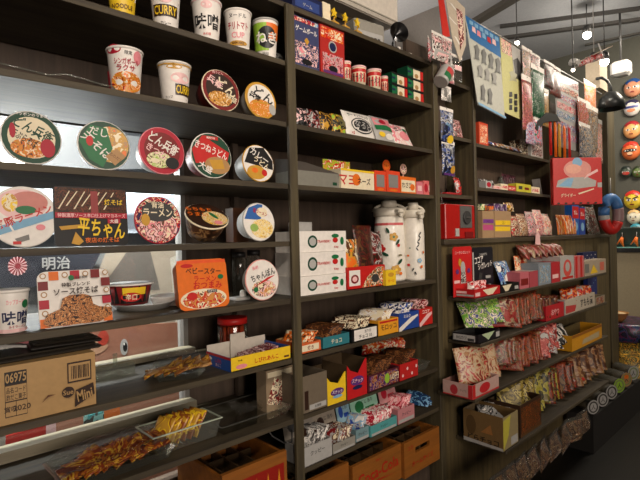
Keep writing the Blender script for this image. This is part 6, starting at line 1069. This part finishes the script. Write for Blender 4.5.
# festival masks on the far wall
def mask(x, y, w_px, face, hair, label, eye='black', extra=None):
    X = FX-.02; p = atx(x, y, X); s = mpp(1, 1, 1)*0+(Vector((X, p.y, p.z-EYE)).dot(F_))/480*w_px*.86
    t = thing('festival_mask', label, 'mask', (X, p.y, p.z), (0, 0, R_(-90)))
    r = s*.5; b = MB(); n = 20; vs = []; fs = []; m_ = 7
    for a in range(m_+1):
        k = math.sin(math.pi/2*a/m_); d = -r*.55*math.cos(math.pi/2*a/m_)
        for i in range(n):
            u = 2*math.pi*i/n; vs.append((r*k*math.cos(u), d, r*1.12*k*math.sin(u)))
    fs = [(a*n+i, a*n+(i+1) % n, (a+1)*n+(i+1) % n, (a+1)*n+i) for a in range(m_) for i in range(n)]
    b.add(vs, fs, mat(face, .3), True)
    f = lambda u, v, off: (u, -r*.55*math.sqrt(max(0, 1-min(1, (u/r)**2+(v/(r*1.12))**2)))-off-.002, v)
    b.decals([('e', -.35*r, .0, .22*r, .13*r, 'white'), ('e', .35*r, .0, .22*r, .13*r, 'white'), ('e', -.33*r, 0, .1*r, .12*r, eye), ('e', .33*r, 0, .1*r, .12*r, eye), ('e', 0, -.55*r, .25*r, .08*r, 'dred'), ('e', 0, -.25*r, .07*r, .1*r, 'tan')]+(extra(r) if extra else []), f, .001); b.build('face', t)
    h = MB(); vs2 = [(x_*1.06, y_*1.08-.002, z_*1.06) for x_, y_, z_ in vs]
    h.add(vs2, [q for q in fs if all(q_ // n >= 3 and 2 <= q_ % n <= 8 for q_ in q)], mat(hair, .4), True); h.build('hair_cap', t); return t
mask(633, 88, 19, 'skin', (30, 70, 130), 'festival mask with a glittering blue cap, highest on the far wall')
mask(632, 108, 17, (200, 196, 190), (40, 40, 70), 'white-faced festival mask with navy band below the blue cap', extra=lambda r: [('r', -.8*r, -.1*r, .8*r, .2*r, (50, 60, 120)), ('e', 0, -.4*r, .5*r, .2*r, (220, 130, 90))])
mask(632, 130, 18, (224, 160, 100), (150, 30, 40), 'orange-skinned festival mask with dark red hair')
mask(631, 151, 19, (214, 110, 60), (190, 50, 36), 'orange-red festival mask with dark goggles', extra=lambda r: [('e', 0, .02*r, .7*r, .2*r, 'black'), ('e', 0, -.35*r, .3*r, .2*r, (230, 180, 140))])
mask(626, 172, 12, (60, 70, 60), (30, 40, 36), 'dark green festival mask with a red mouth', extra=lambda r: [('e', .1*r, -.3*r, .6*r, .3*r, (170, 50, 40))])
mask(638, 172, 12, (90, 110, 60), (40, 50, 30), 'olive festival mask at the photo edge beside dark green one')
mask(633, 200, 19, (232, 200, 60), (200, 50, 40), 'yellow festival mask with a red cap and black brows', extra=lambda r: [('p', [(-.7*r, .25*r), (-.1*r, .1*r), (-.1*r, .2*r), (-.6*r, .4*r)], 'black'), ('p', [(.7*r, .25*r), (.1*r, .1*r), (.1*r, .2*r), (.6*r, .4*r)], 'black')])
mask(634, 217, 15, (230, 224, 200), (220, 180, 120), 'cream festival mask under the yellow one')
mask(636, 230, 13, (90, 180, 190), (60, 150, 170), 'turquoise festival mask lowest on the far wall')
for i, (x, y) in enumerate(((621, 233), (635.5, 236))):
    p = atx(x, y, cx+.02); tag(MB().tube([(0, 0, .09), (0, .01, .05), (0, -.01, .0)], [.012, .018, .006], 'orange', 8).tube([(0, .0, .09), (0, .05, .02)], [.012, .004], 'orange', 8).tube([(0, 0, .09), (0, 0, .14)], .003, 'lgrey', 6).build('paper_streamer', None, (cx+.06, p.y, zt2+.002)), ['orange streamer on the counter edge next to the dark tub side', 'orange streamer at the photo edge over the teal counter'][i], 'streamer')
# patterned drum with a bowl on top
p = at(626, 335, 1.02); zd = atz(612, 324, p.z)
dx, dy = p.x, 1.0; X_ = Vector((4.15, .98)); zdr = at(615, 321, .98).z
t = thing('drum_stool', 'black round drum with orange and yellow pattern near the far counter', 'drum', (4.97, 1.30, 0))
zdr = atx(618, 321, 4.86).z
DM = pr(['black', (220, 160, 50), 'black', (170, 150, 70), 'black', (240, 180, 60)], 10, 'noise', dist=3)
MB().lathe([(.22, 0), (.24, .05), (.24, zdr-.16)], DM, 36).build('drum_body', t)
MB().lathe([(.25, zdr-.16), (.27, zdr-.14), (.27, zdr-.02), (.25, zdr)], pr(['black', (30, 30, 60), 'black', (100, 40, 80), (30, 60, 100), 'black'], 14), 36).build('drum_rim', t)
pb = atz(615, 322, zdr)
t = thing('wooden_bowl', 'small pale wooden bowl on the patterned drum', 'bowl', (4.84, 1.33, zdr+.001))
MB().lathe([(.04, 0), (.07, .03), (.09, .075), (.095, .08), (.088, .078), (.06, .03), (0, .015)], mat((176, 120, 66), .4), 28).build('bowl_body', t)
MB().lathe([(.0, .08), (.07, .074)], mat((226, 196, 150), .5), 24, caps=False).build('bowl_fill', t)
# lamps
def bulb(x, y, Y, r, label, power, e=18, stem=True, z=None):
    p = at(x, y, Y); t = thing('ceiling_spotlight', label, 'lamp', tuple(p))
    MB().ball((0, 0, 0), r, r, r, mat((255, 244, 226), .5, 0, e), 14).build('bulb', t)
    MB().lathe([(r*1.1, r*.5), (r*.9, r*2.2), (r*.4, r*2.6)], 'dgrey', 18).build('socket', t)
    if stem: MB().tube([(0, 0, r*2.6), (0, 0, CZ-p.z)], .004, 'dgrey', 6).build('cord', t)
    l = bpy.data.lights.new('bulb_light', 'POINT'); l.energy = power; l.color = (1, .9, .76); l.shadow_soft_size = r; lo = bpy.data.objects.new('bulb_light', l); COL.objects.link(lo); lo.location = (p.x, p.y, p.z-r-.03) 
    return t
bulb(587, 35, 1.5, .035, 'bright round ceiling spotlight above the far end of shelving', 12)
bulb(604.5, 62, 1.14, .03, 'bright spotlight in front of the end post top', 3.5, 18)
bulb(517, 43, 1.42, .016, 'small spotlight above the yellow-green hanging card', .5, 8, True)
bulb(573, 70, 1.42, .014, 'small spotlight above the printed sticker sheet', .4, 8, True)
p = at(573, 62, 1.5); tag(MB().box(-.04, -.03, -.02, .04, .03, .02, 'lgrey', bev=.008).tube([(0, 0, .02), (0, 0, CZ-p.z)], .004, 'grey', 6).build('ceiling_sensor', None, p, (0, 0, .5)), 'small pale box lamp hanging above the small spotlight', 'lamp')
p = atx(621, 69, 5.2); tag(MB().box(-.06, -.08, -.07, .06, .08, .07, 'lgrey', bev=.02).tube([(0, 0, .07), (0, 0, CZ-p.z)], .01, 'dgrey', 8).build('ceiling_speaker', None, p), 'white rounded box speaker hanging in the far room', 'speaker')
# column top, dark lamp shade and toy plane
a = at(601, 92, D-.0); c = at(609, 62, D-.0)
MB().box(px(601, D), D-.015, at(605, 92, D).z-.0, px(608.5, D), D+.09, at(605, 60, D).z, mat((196, 180, 156), .6)).build('lit_post_top', u2)  # post top coloured paler, its lamp light put into the wood colour
p = at(611, 103, 1.2); t = thing('hanging_lamp', 'dark metal dome lamp on a bent arm beside the end post', 'lamp', tuple(p))
MB().lathe([(.02, .09), (.05, .08), (.085, .03), (.10, -.05), (.095, -.05), (.07, .02), (0, .06)], mat((52, 54, 54), .35, .4), 28).build('lamp_shade', t)
MB().tube([(0, 0, .08), (0, .0, .13), (-.02, .02, .18), (-.06, .045, .20), (-.10, .07, .19)], .012, mat((60, 62, 62), .4, .4), 10).build('lamp_arm', t)
p = at(594, 58, 1.08); t = thing('toy_plane', 'red and white toy plane hanging from the ceiling', 'toy', tuple(p), (R_(0), R_(-22), R_(-30)))
t.scale = (.6, .6, .6)
MB().tube([(-.22, 0, -.02), (-.12, 0, -.0), (0, 0, .0), (.08, 0, .0), (.12, 0, 0)], [.012, .03, .045, .04, .015], pr(['lpink', (190, 60, 56), 'lgrey', (170, 50, 50)], 14), 14).build('fuselage', t)
MB().box(-.03, -.22, .03, .06, .22, .038, (200, 180, 160), bev=.003).build('wing', t)
MB().box(-.23, -.07, -.02, -.18, .07, -.015, 'lgrey').box(-.235, -.003, -.02, -.19, .003, .05, 'lgrey').build('tail', t)
MB().box(.12, -.008, -.13, .126, .008, .13, 'lgrey').lathe([(.015, .115), (.012, .135)], 'dgrey', 12, axis='X').build('propeller', t)
q = MB().tube([(0, 0, .04), (0, 0, .0)], .002, 'lgrey'); MB().ball((.0, 0, .045), .035, .025, .022, 'dgrey', 12).build('canopy', t)
tag(MB().tube([(p.x, p.y, p.z+.04), (p.x, p.y, CZ)], .0025, 'lgrey', 6).build('hanging_string'), 'thin pale string from the ceiling holding the toy plane', 'string')
